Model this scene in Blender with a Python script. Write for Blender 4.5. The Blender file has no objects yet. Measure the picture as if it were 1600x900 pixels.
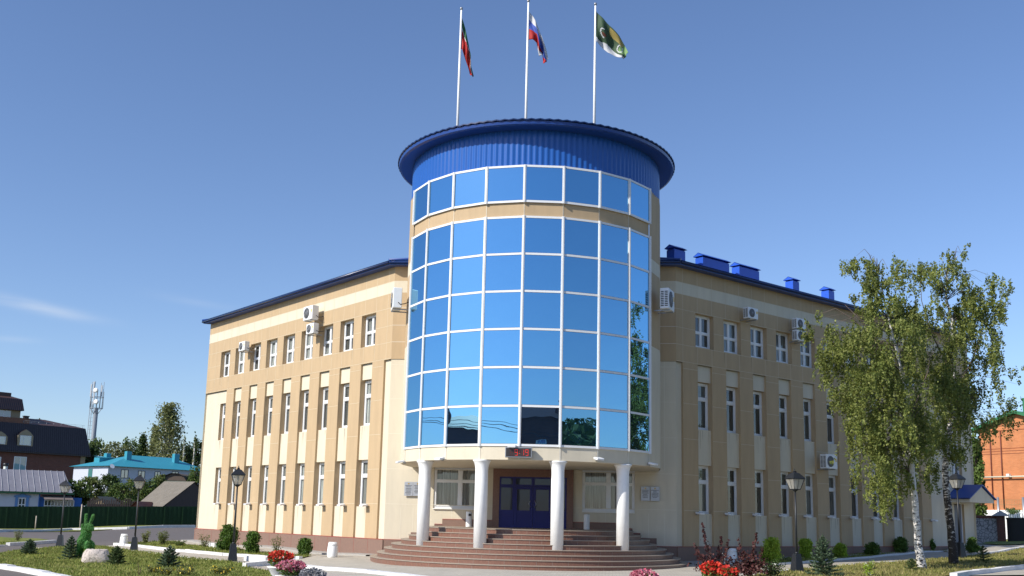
import bpy, math, random
import numpy as np
from mathutils import Vector, Matrix
random.seed(7); rng = np.random.default_rng(7)
scene = bpy.context.scene
col = scene.collection
PI = math.pi; R = math.radians

# ------------------------------------------------------------------ camera, light, exposure
F_PX, CY_PX, PITCH, ROLL, TH = 1598.5, 533.5, 0.169856, 0.022852, R(5.65)
CAM = Vector((2.939, -37.534, 1.60))
R0 = Vector((math.cos(TH), math.sin(TH), 0))
FW = Vector((-math.sin(TH)*math.cos(PITCH), math.cos(TH)*math.cos(PITCH), math.sin(PITCH)))
U0 = R0.cross(FW)
cr, sr = math.cos(ROLL), math.sin(ROLL)
CR = cr*R0 + sr*U0; CU = -sr*R0 + cr*U0
cam = bpy.data.cameras.new('camera'); camo = bpy.data.objects.new('camera', cam); col.objects.link(camo)
camo.matrix_world = Matrix(((CR.x, CU.x, -FW.x, CAM.x), (CR.y, CU.y, -FW.y, CAM.y), (CR.z, CU.z, -FW.z, CAM.z), (0, 0, 0, 1)))
cam.sensor_width = 36; cam.lens = F_PX/1600*36; cam.shift_y = (CY_PX-450)/1600
cam.clip_end = 5000; cam.clip_start = 0.2
scene.camera = camo

SUN_AZ, SUN_EL = R(-139.4), R(36)
sd = Vector((math.cos(SUN_AZ)*math.cos(SUN_EL), math.sin(SUN_AZ)*math.cos(SUN_EL), math.sin(SUN_EL)))
world = bpy.data.worlds.new('World'); scene.world = world; world.use_nodes = True
wn = world.node_tree; wn.nodes.clear()
sky = wn.nodes.new('ShaderNodeTexSky'); sky.sky_type = 'NISHITA'; sky.sun_disc = False
sky.sun_elevation = SUN_EL; sky.sun_rotation = math.atan2(sd.x, sd.y)
sky.air_density = 1.0; sky.dust_density = 0.45; sky.ozone_density = 3.0; sky.altitude = 100
bg = wn.nodes.new('ShaderNodeBackground'); bg.inputs[1].default_value = 0.137
wo = wn.nodes.new('ShaderNodeOutputWorld')
mul = wn.nodes.new('ShaderNodeMix'); mul.data_type = 'RGBA'; mul.blend_type = 'MULTIPLY'; mul.inputs[0].default_value = 1
mul.inputs[7].default_value = (.89, .925, 1.06, 1); wn.links.new(sky.outputs[0], mul.inputs[6])
# a few thin wisps of cloud low in the north-western sky
geo = wn.nodes.new('ShaderNodeTexCoord'); acc = None
def wmath(op, a, b_):
    n = wn.nodes.new('ShaderNodeMath'); n.operation = op
    for i, v in enumerate((a, b_)):
        if isinstance(v, (int, float)): n.inputs[i].default_value = v
        else: wn.links.new(v, n.inputs[i])
    return n.outputs[0]
cm = wn.nodes.new('ShaderNodeMapping'); cm.inputs['Scale'].default_value = (9, 9, 60); cm.inputs['Rotation'].default_value = (0, 0, 0); wn.links.new(geo.outputs['Generated'], cm.inputs[0])
cn = wn.nodes.new('ShaderNodeTexNoise'); cn.inputs['Scale'].default_value = 1.0; cn.inputs['Detail'].default_value = 5; wn.links.new(cm.outputs[0], cn.inputs[0])
for d0, w_, h_, tilt, amp in ((FW*1 + CR*((30-800)/F_PX) - CU*((473-CY_PX)/F_PX), .055, .0050, -.13, .55), (FW*1 + CR*((300-800)/F_PX) - CU*((470-CY_PX)/F_PX), .035, .004, -.10, .12), (FW*1 + CR*((20-800)/F_PX) - CU*((530-CY_PX)/F_PX), .02, .003, .02, .12)):
    d0 = d0.normalized(); ax = d0.cross(Vector((0, 0, 1))).normalized(); ay = ax.cross(d0).normalized()
    e1 = (ax+ay*tilt)/w_; e2 = (ay-ax*tilt)/h_
    u = []
    for e_ in (e1, e2):
        sb = wn.nodes.new('ShaderNodeVectorMath'); sb.operation = 'SUBTRACT'; sb.inputs[1].default_value = d0; wn.links.new(geo.outputs['Generated'], sb.inputs[0])
        dp = wn.nodes.new('ShaderNodeVectorMath'); dp.operation = 'DOT_PRODUCT'; dp.inputs[1].default_value = e_; wn.links.new(sb.outputs[0], dp.inputs[0]); u.append(wmath('POWER', dp.outputs['Value'], 2))
    r2 = wmath('ADD', u[0], u[1]); g_ = wmath('POWER', 2.718, wmath('MULTIPLY', r2, -1)); g_ = wmath('MULTIPLY', g_, amp); acc = g_ if acc is None else wmath('ADD', acc, g_)
acc = wmath('MULTIPLY', acc, wmath('MAXIMUM', wmath('MULTIPLY', wmath('SUBTRACT', cn.outputs[0], .30), 2.6), 0.0)); acc = wmath('MINIMUM', acc, .8)
cmx = wn.nodes.new('ShaderNodeMix'); cmx.data_type = 'RGBA'; wn.links.new(acc, cmx.inputs[0]); wn.links.new(mul.outputs[2], cmx.inputs[6]); cmx.inputs[7].default_value = (5.2, 5.6, 6.2, 1)
wn.links.new(cmx.outputs[2], bg.inputs[0]); wn.links.new(bg.outputs[0], wo.inputs[0])
sl = bpy.data.lights.new('sun', 'SUN'); sl.energy = 5.0; sl.angle = R(0.5); sl.color = (1, .945, .85)
so = bpy.data.objects.new('sun', sl); col.objects.link(so)
so.rotation_euler = (-sd).to_track_quat('-Z', 'Y').to_euler()
scene.view_settings.view_transform = 'Standard'; scene.view_settings.look = 'None'
scene.view_settings.gamma = 1; scene.view_settings.exposure = 0.12
scene.render.engine = 'CYCLES'

# ------------------------------------------------------------------ helpers
def ray(px, py):
    x = (px-800)/F_PX; y = -(py-CY_PX)/F_PX
    return (FW + CR*x + CU*y)
def P(px, py, depth):                 # point at a distance in front of the lens
    return CAM + ray(px, py)*depth
CTRL = [(0,-7,0),(-5.8,1,0),(0,2,0),(6,1,.02),(-12,8,.0),(-18.4,14.2,.0),(-22,9,-.33),(-18,7,-.3),(-10.8,0,-.2),
 (9.2,0,.04),(16.8,4.5,.24),(13.5,-.5,.10),(15.4,1.8,.16),(12.5,8.6,.2),(8.7,3,.09),(10.8,5.2,.15),(14.8,10.6,.28),(17.4,13.5,.40),(21.5,17.5,.72),(19,-8,.2),(10,-8,0),(0,-10,-.04),(-10,-8,-.28),(-18,-2,-.36),
 (-49,47,-.55),(-37,60,-.02),(-27,12,-.4),(-40,25,-.5),(-30,35,-.3),(28,19,.95),(45,40,1.0),(3,-38,0),(30,-30,.1),(-30,-30,-.4),(-60,100,0),(60,100,1),(-100,60,-.4),(0,60,.4)]
CT = np.array(CTRL)
def tz(x, y):
    d2 = (CT[:,0]-x)**2+(CT[:,1]-y)**2+.6
    w = d2**-1.6
    return float((w*CT[:,2]).sum()/w.sum())
def gp(px, py):
    D = ray(px, py); z = 0
    for _ in range(14):
        t = (z-CAM.z)/D.z; p = CAM+D*t; z = .5*z+.5*tz(p.x, p.y)
    p.z = tz(p.x, p.y); return p
def dist(p): return (Vector(p)-CAM).dot(FW)
def pxm(p): return dist(p)/F_PX       # metres per photo pixel there

def tag(o, label=None, cat=None, group=None, kind=None):
    if label: o['label'] = label
    if cat: o['category'] = cat
    if group: o['group'] = group
    if kind: o['kind'] = kind
    return o
def empty(name, loc=(0,0,0), rz=0, label=None, cat=None, group=None):
    o = bpy.data.objects.new(name, None); col.objects.link(o); o.location = loc; o.rotation_euler = (0,0,rz)
    o.empty_display_size = .1
    return tag(o, label, cat, group)
def kids(o): return [c for c in col.objects if c.parent == o]
def copy_tree(o, parent=None):
    c = o.copy(); col.objects.link(c); c.parent = parent
    for ch in kids(o): copy_tree(ch, c)
    return c

class MB:
    def __init__(s): s.v = []; s.f = []; s.m = []; s.sm = []
    def face(s, pts, m=0, smooth=False):
        n = len(s.v); s.v += [tuple(p) for p in pts]; s.f.append(tuple(range(n, n+len(pts)))); s.m.append(m); s.sm.append(smooth)
    def box(s, x0, x1, y0, y1, z0, z1, m=0, T=None):
        c = [Vector((x, y, z)) for z in (z0, z1) for y in (y0, y1) for x in (x0, x1)]
        if T: c = [T(p) if callable(T) else T @ p for p in c]
        n = len(s.v); s.v += [tuple(p) for p in c]
        for q in ((0,2,3,1),(4,5,7,6),(0,1,5,4),(2,6,7,3),(0,4,6,2),(1,3,7,5)):
            s.f.append(tuple(n+i for i in q)); s.m.append(m); s.sm.append(False)
        return s
    def prism(s, poly, z0, z1, m=0, T=None, mtop=None):
        n = len(poly); a = [Vector((x, y, z0)) for x, y in poly]; b = [Vector((x, y, z1)) for x, y in poly]
        if T: a = [T @ p for p in a]; b = [T @ p for p in b]
        k = len(s.v); s.v += [tuple(p) for p in a+b]
        for i in range(n):
            j = (i+1) % n; s.f.append((k+i, k+j, k+n+j, k+n+i)); s.m.append(m); s.sm.append(False)
        s.f.append(tuple(k+n+i for i in range(n))); s.m.append(m if mtop is None else mtop); s.sm.append(False)
        s.f.append(tuple(k+n-1-i for i in range(n))); s.m.append(m); s.sm.append(False)
        return s
    def tube(s, pts, rad, seg=8, m=0, cap=True):
        pts = [Vector(p) for p in pts]
        if not hasattr(rad, '__len__'): rad = [rad]*len(pts)
        k = len(s.v); up = None
        for i, p in enumerate(pts):
            t = (pts[min(i+1, len(pts)-1)]-pts[max(i-1, 0)])
            if t.length < 1e-9: t = Vector((0,0,1))
            t.normalize()
            if up is None: up = t.orthogonal().normalized()
            u = (up-t*up.dot(t)); u = u.normalized() if u.length > 1e-6 else t.orthogonal().normalized(); up = u
            w = t.cross(u)
            for j in range(seg):
                a = 2*PI*j/seg; s.v.append(tuple(p+(u*math.cos(a)+w*math.sin(a))*rad[i]))
        for i in range(len(pts)-1):
            for j in range(seg):
                a = k+i*seg+j; b = k+i*seg+(j+1) % seg
                s.f.append((a, b, b+seg, a+seg)); s.m.append(m); s.sm.append(True)
        if cap:
            s.f.append(tuple(k+seg-1-j for j in range(seg))); s.m.append(m); s.sm.append(False)
            e = k+(len(pts)-1)*seg; s.f.append(tuple(e+j for j in range(seg))); s.m.append(m); s.sm.append(False)
        return s
    def lathe(s, prof, c=(0,0,0), seg=24, m=0, T=None, smooth=True, rot=0):
        k = len(s.v); c = Vector(c)
        for r, z in prof:
            for j in range(seg):
                a = 2*PI*j/seg+rot; p = Vector((r*math.cos(a), r*math.sin(a), z))
                if T: p = T @ p
                s.v.append(tuple(p+c))
        for i in range(len(prof)-1):
            for j in range(seg):
                a = k+i*seg+j; b = k+i*seg+(j+1) % seg
                s.f.append((a, b, b+seg, a+seg)); s.m.append(m); s.sm.append(smooth)
        s.f.append(tuple(k+seg-1-j for j in range(seg))); s.m.append(m); s.sm.append(False)
        e = k+(len(prof)-1)*seg; s.f.append(tuple(e+j for j in range(seg))); s.m.append(m); s.sm.append(False)
        return s
    def mesh(s, name, mats):
        me = bpy.data.meshes.new(name); me.from_pydata(s.v, [], s.f)
        for m in (mats if isinstance(mats, (list, tuple)) else [mats]): me.materials.append(m)
        me.polygons.foreach_set('material_index', s.m); me.polygons.foreach_set('use_smooth', s.sm)
        me.update(); return me
    def build(s, name, mats, parent=None, bevel=0):
        o = bpy.data.objects.new(name, s.mesh(name, mats)); col.objects.link(o); o.parent = parent
        if bevel:
            b = o.modifiers.new('b', 'BEVEL'); b.width = bevel; b.segments = 2; b.limit_method = 'ANGLE'
        return o

# ------------------------------------------------------------------ materials
def newmat(name):
    m = bpy.data.materials.new(name); m.use_nodes = True; nt = m.node_tree
    return m, nt, nt.nodes['Principled BSDF']
def mat(name, c, rough=.6, metal=0, var=.08, scale=3, bump=0, bscale=60, spec=.5, stretch=None, dirt=0, rnd=0):
    m, nt, b = newmat(name); L = nt.links; N = nt.nodes.new
    b.inputs['Roughness'].default_value = rough; b.inputs['Metallic'].default_value = metal
    b.inputs['Specular IOR Level'].default_value = spec
    tc = N('ShaderNodeTexCoord'); mp = N('ShaderNodeMapping'); L.new(tc.outputs['Object'], mp.inputs[0])
    if stretch: mp.inputs['Scale'].default_value = stretch
    nz = N('ShaderNodeTexNoise'); nz.inputs['Scale'].default_value = scale; nz.inputs['Detail'].default_value = 6; nz.inputs['Roughness'].default_value = .65
    L.new(mp.outputs[0], nz.inputs[0])
    rp = N('ShaderNodeMapRange'); rp.inputs[3].default_value = 1-var*2; rp.inputs[4].default_value = 1+var*2; L.new(nz.outputs[0], rp.inputs[0])
    hs = N('ShaderNodeHueSaturation'); hs.inputs['Color'].default_value = (*c, 1); L.new(rp.outputs[0], hs.inputs['Value'])
    out = hs.outputs[0]
    if rnd:
        oi = N('ShaderNodeNewGeometry'); r2 = N('ShaderNodeMapRange'); r2.inputs[3].default_value = 1-rnd; r2.inputs[4].default_value = 1+rnd
        L.new(oi.outputs['Random Per Island'], r2.inputs[0]); h2 = N('ShaderNodeHueSaturation'); L.new(out, h2.inputs['Color']); L.new(r2.outputs[0], h2.inputs['Value']); out = h2.outputs[0]
    L.new(out, b.inputs['Base Color'])
    if bump:
        n2 = N('ShaderNodeTexNoise'); n2.inputs['Scale'].default_value = bscale; n2.inputs['Detail'].default_value = 4; L.new(mp.outputs[0], n2.inputs[0])
        bp = N('ShaderNodeBump'); bp.inputs['Strength'].default_value = bump; bp.inputs['Distance'].default_value = .02; L.new(n2.outputs[0], bp.inputs['Height']); L.new(bp.outputs[0], b.inputs['Normal'])
    return m
def brickmat(name, c1, c2, mortar, sx=4, row=.075, width=.25, msize=.008, rough=.85, axis='xz', off=.5, bump=.3):
    m, nt, b = newmat(name); L = nt.links; N = nt.nodes.new
    tc = N('ShaderNodeTexCoord'); sp = N('ShaderNodeSeparateXYZ'); cb = N('ShaderNodeCombineXYZ'); L.new(tc.outputs['Object'], sp.inputs[0])
    if axis == 'xz':
        ad = N('ShaderNodeMath'); L.new(sp.outputs[0], ad.inputs[0]); L.new(sp.outputs[1], ad.inputs[1]); L.new(ad.outputs[0], cb.inputs[0]); L.new(sp.outputs[2], cb.inputs[1])
    else: L.new(sp.outputs[0], cb.inputs[0]); L.new(sp.outputs[1], cb.inputs[1])
    br = N('ShaderNodeTexBrick'); L.new(cb.outputs[0], br.inputs[0]); br.inputs['Scale'].default_value = 1
    br.inputs['Color1'].default_value = (*c1, 1); br.inputs['Color2'].default_value = (*c2, 1); br.inputs['Mortar'].default_value = (*mortar, 1)
    br.inputs['Brick Width'].default_value = width; br.inputs['Row Height'].default_value = row; br.inputs['Mortar Size'].default_value = msize; br.offset = off
    nz = N('ShaderNodeTexNoise'); nz.inputs['Scale'].default_value = 1.2; nz.inputs['Detail'].default_value = 8; L.new(tc.outputs['Object'], nz.inputs[0])
    rp = N('ShaderNodeMapRange'); rp.inputs[3].default_value = .75; rp.inputs[4].default_value = 1.25; L.new(nz.outputs[0], rp.inputs[0])
    hs = N('ShaderNodeHueSaturation'); L.new(br.outputs[0], hs.inputs['Color']); L.new(rp.outputs[0], hs.inputs['Value'])
    L.new(hs.outputs[0], b.inputs['Base Color']); b.inputs['Roughness'].default_value = rough
    bp = N('ShaderNodeBump'); bp.inputs['Strength'].default_value = bump; bp.inputs['Distance'].default_value = .01; bp.invert = True
    L.new(br.outputs['Fac'], bp.inputs['Height']); L.new(bp.outputs[0], b.inputs['Normal'])
    return m
def leafmat(name, c, c2, trans=.35, rough=.55):
    m, nt, b = newmat(name); L = nt.links; N = nt.nodes.new
    g = N('ShaderNodeNewGeometry'); mx = N('ShaderNodeMix'); mx.data_type = 'RGBA'
    mx.inputs[6].default_value = (*c, 1); mx.inputs[7].default_value = (*c2, 1)
    L.new(g.outputs['Random Per Island'], mx.inputs[0])
    tc = N('ShaderNodeTexCoord'); nz = N('ShaderNodeTexNoise'); nz.inputs['Scale'].default_value = 1.1; nz.inputs['Detail'].default_value = 3; L.new(tc.outputs['Object'], nz.inputs[0])
    rp = N('ShaderNodeMapRange'); rp.inputs[1].default_value = .3; rp.inputs[2].default_value = .7; rp.inputs[3].default_value = .7; rp.inputs[4].default_value = 1.3; L.new(nz.outputs[0], rp.inputs[0])
    hs = N('ShaderNodeHueSaturation'); L.new(mx.outputs[2], hs.inputs['Color']); L.new(rp.outputs[0], hs.inputs['Value'])
    L.new(hs.outputs[0], b.inputs['Base Color']); b.inputs['Roughness'].default_value = rough; b.inputs['Specular IOR Level'].default_value = .3
    tr = N('ShaderNodeBsdfTranslucent'); L.new(hs.outputs[0], tr.inputs[0]); ms = N('ShaderNodeMixShader'); ms.inputs[0].default_value = trans
    L.new(b.outputs[0], ms.inputs[1]); L.new(tr.outputs[0], ms.inputs[2]); L.new(ms.outputs[0], nt.nodes['Material Output'].inputs[0])
    return m
def emit(name, c, s):
    m, nt, b = newmat(name); b.inputs['Base Color'].default_value = (*c, 1); b.inputs['Emission Color'].default_value = (*c, 1); b.inputs['Emission Strength'].default_value = s
    return m

def wallmat(name, c, rough, **k):
    m = mat(name, c, rough, **k); nt = m.node_tree; L = nt.links; N = nt.nodes.new; b = nt.nodes['Principled BSDF']
    src = b.inputs['Base Color'].links[0].from_socket; tc = N('ShaderNodeTexCoord'); mp = N('ShaderNodeMapping'); mp.inputs['Scale'].default_value = (1.6, 1.6, .35); L.new(tc.outputs['Object'], mp.inputs[0])
    nz = N('ShaderNodeTexNoise'); nz.inputs['Scale'].default_value = 1.7; nz.inputs['Detail'].default_value = 5; nz.inputs['Roughness'].default_value = .6; L.new(mp.outputs[0], nz.inputs[0])
    r = N('ShaderNodeMapRange'); r.inputs[1].default_value = .35; r.inputs[2].default_value = .7; r.inputs[3].default_value = .945; r.inputs[4].default_value = 1.03; L.new(nz.outputs[0], r.inputs[0])
    h = N('ShaderNodeHueSaturation'); L.new(src, h.inputs['Color']); L.new(r.outputs[0], h.inputs['Value']); L.new(h.outputs[0], b.inputs['Base Color']); return m
M = {}
M['tan'] = wallmat('tan_panel', (.495, .360, .212), .75, var=.05, scale=.9, bump=.15, bscale=35, stretch=(6,6,.6))
M['cream'] = wallmat('cream_panel', (.665, .595, .46), .75, var=.035, scale=.9, bump=.12, bscale=35, stretch=(6,6,.6))
M['joint'] = mat('joint_strip', (.60, .50, .34), .6, var=.02)
M['jointc'] = mat('joint_strip_cream', (.72, .66, .54), .6, var=.02)
M['granite'] = mat('brown_granite', (.20, .098, .068), .38, var=.25, scale=22, bump=.05, spec=.5)
M['granite_tread'] = mat('granite_tread', (.33, .27, .215), .5, var=.15, scale=14)
M['plinth'] = mat('plinth_stone', (.225, .138, .104), .6, var=.1, scale=10, bump=.1)
M['redtrim'] = mat('red_trim', (.30, .05, .035), .5, var=.05)
M['white'] = mat('white_plastic', (.78, .79, .80), .35, var=.02)
M['whitepaint'] = mat('white_paint', (.86, .86, .85), .6, var=.05, scale=5, bump=.08)
M['bluemetal'] = mat('blue_metal', (.022, .10, .55), .32, var=.06, scale=2)
M['bluedark'] = mat('dark_blue_roof', (.010, .026, .10), .25, var=.12, scale=3)
M['bluefascia'] = mat('blue_fascia', (.014, .058, .27), .3, var=.05)
M['bluedoor'] = mat('blue_door', (.003, .006, .15), .5, var=.05)
M['concrete'] = mat('concrete', (.36, .34, .31), .85, var=.12, scale=4, bump=.2)
M['black'] = mat('black_iron', (.016, .018, .022), .45, var=.1)
M['grey'] = mat('grey_metal', (.35, .36, .38), .4, metal=.6, var=.05)
M['dark'] = mat('dark_void', (.012, .013, .015), .6)
M['yellow'] = mat('yellow_sticker', (.75, .50, .03), .5)
M['silver'] = mat('brushed_plaque', (.48, .49, .52), .35, metal=.4, var=.04)
M['text'] = mat('engraved_text', (.06, .06, .07), .6)
M['gold'] = mat('gold', (.55, .36, .07), .35, metal=.6)
M['curtain'] = None

def glassmat(name, tint, base, rough=.02, mixf=.6):
    m, nt, b = newmat(name); L = nt.links; N = nt.nodes.new
    b.inputs['Base Color'].default_value = (*base, 1); b.inputs['Roughness'].default_value = .25
    gl = N('ShaderNodeBsdfGlossy'); gl.inputs[0].default_value = (*tint, 1); gl.inputs['Roughness'].default_value = rough
    tc = N('ShaderNodeTexCoord'); nz = N('ShaderNodeTexNoise'); nz.inputs['Scale'].default_value = 1.3; nz.inputs['Detail'].default_value = 1.0; L.new(tc.outputs['Object'], nz.inputs[0])
    bp = N('ShaderNodeBump'); bp.inputs['Strength'].default_value = .07; bp.inputs['Distance'].default_value = .03; L.new(nz.outputs[0], bp.inputs['Height']); L.new(bp.outputs[0], gl.inputs['Normal'])
    ms = N('ShaderNodeMixShader'); ms.inputs[0].default_value = mixf
    L.new(b.outputs[0], ms.inputs[1]); L.new(gl.outputs[0], ms.inputs[2]); L.new(ms.outputs[0], nt.nodes['Material Output'].inputs[0])
    return m
M['towerglass'] = glassmat('blue_mirror_glass', (.235, .50, .71), (.012, .05, .14), .008, .9)
def winglass():
    m, nt, b = newmat('window_glass'); L = nt.links; N = nt.nodes.new
    tr = N('ShaderNodeBsdfTransparent'); tr.inputs[0].default_value = (.78, .82, .84, 1)
    gl = N('ShaderNodeBsdfGlossy'); gl.inputs['Roughness'].default_value = .01
    fr = N('ShaderNodeFresnel'); fr.inputs[0].default_value = 1.5
    mr = N('ShaderNodeMath'); mr.operation = 'MULTIPLY_ADD'; mr.inputs[1].default_value = 1.3; mr.inputs[2].default_value = .05; L.new(fr.outputs[0], mr.inputs[0])
    ms = N('ShaderNodeMixShader'); L.new(mr.outputs[0], ms.inputs[0]); L.new(tr.outputs[0], ms.inputs[1]); L.new(gl.outputs[0], ms.inputs[2])
    L.new(ms.outputs[0], nt.nodes['Material Output'].inputs[0]); return m
M['glass'] = winglass()
def curtainmat():
    m, nt, b = newmat('curtain'); L = nt.links; N = nt.nodes.new
    tc = N('ShaderNodeTexCoord'); oi = N('ShaderNodeObjectInfo')
    ad = N('ShaderNodeVectorMath'); ad.operation = 'ADD'; L.new(tc.outputs['Object'], ad.inputs[0])
    sc = N('ShaderNodeVectorMath'); sc.operation = 'SCALE'; sc.inputs[0].default_value = (37, 11, 5); L.new(oi.outputs['Random'], sc.inputs['Scale']); L.new(sc.outputs[0], ad.inputs[1])
    mp = N('ShaderNodeMapping'); mp.inputs['Scale'].default_value = (14, 1, .35); L.new(ad.outputs[0], mp.inputs[0])
    nz = N('ShaderNodeTexNoise'); nz.inputs['Scale'].default_value = 1.4; nz.inputs['Detail'].default_value = 3; L.new(mp.outputs[0], nz.inputs[0])
    rp = N('ShaderNodeValToRGB'); rp.color_ramp.elements[0].position = .35; rp.color_ramp.elements[0].color = (.22, .22, .21, 1); rp.color_ramp.elements[1].position = .7; rp.color_ramp.elements[1].color = (.66, .66, .62, 1)
    L.new(nz.outputs[0], rp.inputs[0]); hs = N('ShaderNodeHueSaturation'); rr = N('ShaderNodeMapRange'); rr.inputs[3].default_value = .4; rr.inputs[4].default_value = 1.45; L.new(oi.outputs['Random'], rr.inputs[0]); L.new(rp.outputs[0], hs.inputs['Color']); L.new(rr.outputs[0], hs.inputs['Value']); L.new(hs.outputs[0], b.inputs['Base Color']); b.inputs['Roughness'].default_value = .9
    return m
M['curtain'] = curtainmat()

# ------------------------------------------------------------------ ground
def ground_sheet():
    def axis(c, lim):
        a = []; x = 0; st = 1.0
        while x < lim: a.append(x); x += st; st *= 1.0 if x < 60 else 1.25
        a.append(lim); return sorted(set([-v for v in a]+a))
    xs = axis(0, 2500); ys = axis(0, 2500)
    v = []; f = []
    for y in ys:
        for x in xs: v.append((x, y, tz(x, y)-.03))
    n = len(xs)
    for j in range(len(ys)-1):
        for i in range(n-1): f.append((j*n+i, j*n+i+1, (j+1)*n+i+1, (j+1)*n+i))
    me = bpy.data.meshes.new('ground'); me.from_pydata(v, [], f); me.update()
    me.materials.append(mat('earth_ground', (.085, .095, .045), .95, var=.2, scale=.4, bump=.3, bscale=8))
    o = bpy.data.objects.new('ground', me); col.objects.link(o); tag(o, kind='structure'); return o
ground_sheet()
import bmesh
def patch(name, poly, off, m, kind='structure', step=1.0):
    bm = bmesh.new()
    vs = [bm.verts.new((p[0], p[1], 0)) for p in poly]
    fc = bm.faces.new(vs); bmesh.ops.triangulate(bm, faces=[fc])
    xs = [p[0] for p in poly]; ys = [p[1] for p in poly]
    for ax, lo, hi in ((0, min(xs), max(xs)), (1, min(ys), max(ys))):
        k = math.floor(lo)+1
        while k < hi:
            no = (1,0,0) if ax == 0 else (0,1,0); co = (k,0,0) if ax == 0 else (0,k,0)
            bmesh.ops.bisect_plane(bm, geom=bm.verts[:]+bm.edges[:]+bm.faces[:], plane_co=co, plane_no=no)
            k += step
    for v in bm.verts: v.co.z = tz(v.co.x, v.co.y)+off
    bmesh.ops.triangulate(bm, faces=bm.faces[:])
    bmesh.ops.recalc_face_normals(bm, faces=bm.faces[:])
    for f_ in bm.faces:
        if f_.normal.z < 0: f_.normal_flip()
    me = bpy.data.meshes.new(name); bm.to_mesh(me); bm.free(); me.materials.append(m)
    o = bpy.data.objects.new(name, me); col.objects.link(o); tag(o, kind=kind); return o
G2 = lambda pts: [tuple(gp(x, y)[:2]) for x, y in pts]
M['asphalt'] = mat('asphalt', (.13, .110, .098), .9, var=.10, scale=.5, bump=.2, bscale=90)
M['paver'] = brickmat('paver', (.47, .425, .355), (.41, .375, .31), (.30, .27, .225), row=.1, width=.2, msize=.006, axis='xy', rough=.9, bump=.2)
M['paver_red'] = brickmat('paver_pink', (.48, .40, .34), (.41, .35, .31), (.24, .21, .19), row=.1, width=.2, msize=.006, axis='xy', rough=.9, bump=.2)
def lawnmat(name, a, b_, c_):
    m, nt, b = newmat(name); L = nt.links; N = nt.nodes.new
    tc = N('ShaderNodeTexCoord'); nz = N('ShaderNodeTexNoise'); nz.inputs['Scale'].default_value = .55; nz.inputs['Detail'].default_value = 9; nz.inputs['Roughness'].default_value = .7; L.new(tc.outputs['Object'], nz.inputs[0])
    rp = N('ShaderNodeValToRGB'); e = rp.color_ramp.elements; e[0].position = .34; e[0].color = (*a, 1); e[1].position = .66; e[1].color = (*c_, 1); k = e.new(.5); k.color = (*b_, 1)
    L.new(nz.outputs[0], rp.inputs[0]); L.new(rp.outputs[0], b.inputs['Base Color']); b.inputs['Roughness'].default_value = .95; b.inputs['Specular IOR Level'].default_value = .1
    n2 = N('ShaderNodeTexNoise'); n2.inputs['Scale'].default_value = 30; n2.inputs['Detail'].default_value = 6; L.new(tc.outputs['Object'], n2.inputs[0])
    bp = N('ShaderNodeBump'); bp.inputs['Strength'].default_value = .9; bp.inputs['Distance'].default_value = .05; L.new(n2.outputs[0], bp.inputs['Height']); L.new(bp.outputs[0], b.inputs['Normal'])
    return m
M['lawn'] = lawnmat('lawn_base', (.12, .16, .030), (.19, .215, .05), (.28, .26, .10))
M['lawn2'] = lawnmat('lawn_base_dry', (.13, .15, .03), (.23, .21, .07), (.33, .26, .12))
# asphalt over the whole yard, on the left side and the street in front
patch('road', [(-75, -12), (40, -12), (40, -30), (-75, -30)], .0, M['asphalt'])
roadleft = G2([(-260, 838), (0, 832), (110, 829.5), (200, 827), (305, 824.5)]) + [(-16.5, 40), (-16, 30), (-18.6, 14.0), (-19.5, 13), (-12, -12), (-60, -12)]
patch('road', roadleft, .01, M['asphalt'])
plaza = [(-19.4, 14.6), (-5.7, 1.2), (5.4, 1.2), (23.5, 19.4), (32, 20), (34, 13), (17, -2.2), (9, -6), (8, -12), (-9, -12), (-11.5, -6), (-19.5, 2), (-24, 9)]
patch('pavement', plaza, .02, M['paver'])

lawnA = G2([(-40, 868), (0, 866), (50, 860), (96, 855), (135, 854), (165, 855), (205, 862), (250, 867), (290, 873), (337, 877.5), (383, 883), (386, 889), (410, 893), (437, 899), (470, 908), (300, 925), (150, 914), (72, 901), (36, 894), (0, 889), (-40, 884)])
patch('lawn', lawnA, .06, M['lawn'])
lawnB = G2([(178, 850.5), (215, 849), (250, 847.5), (273, 847), (292, 852.5), (307, 853.5), (338, 856), (382, 861.5), (425, 866), (462, 868.5), (487, 870), (470, 874), (417, 873.5), (380, 870), (350, 868.5), (300, 864), (262, 860.5), (215, 854), (184, 852)])
patch('lawn', lawnB, .06, M['lawn'])
lawnD = G2([(-60, 842), (0, 840), (60, 843), (86, 847.5), (50, 850), (12, 852.5), (-60, 855)])
patch('lawn', lawnD, .06, M['lawn'])
lawnE = G2([(1212, 895), (1262, 890), (1319, 885), (1375, 881), (1431, 877.5), (1490, 872), (1545, 867.5), (1600, 864), (1690, 858), (1720, 882), (1600, 889), (1560, 893), (1506, 899), (1470, 904), (1330, 918), (1180, 925), (1140, 910), (1190, 899)])
patch('lawn', lawnE, .06, M['lawn2'])
lawnF = G2([(1170, 880), (1194, 876), (1250, 873.5), (1319, 870), (1370, 866), (1412, 862.5), (1460, 859.5), (1500, 857), (1537, 859), (1475, 862.5), (1412, 867), (1365, 871.5), (1319, 875), (1262, 879.5), (1209, 884)])
patch('lawn', lawnF, .06, M['lawn'])
lawnG = G2([(1535, 851), (1570, 845), (1600, 843.5), (1760, 838), (1760, 850), (1600, 852), (1560, 853)])
patch('lawn', lawnG, .07, M['lawn'])
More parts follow.
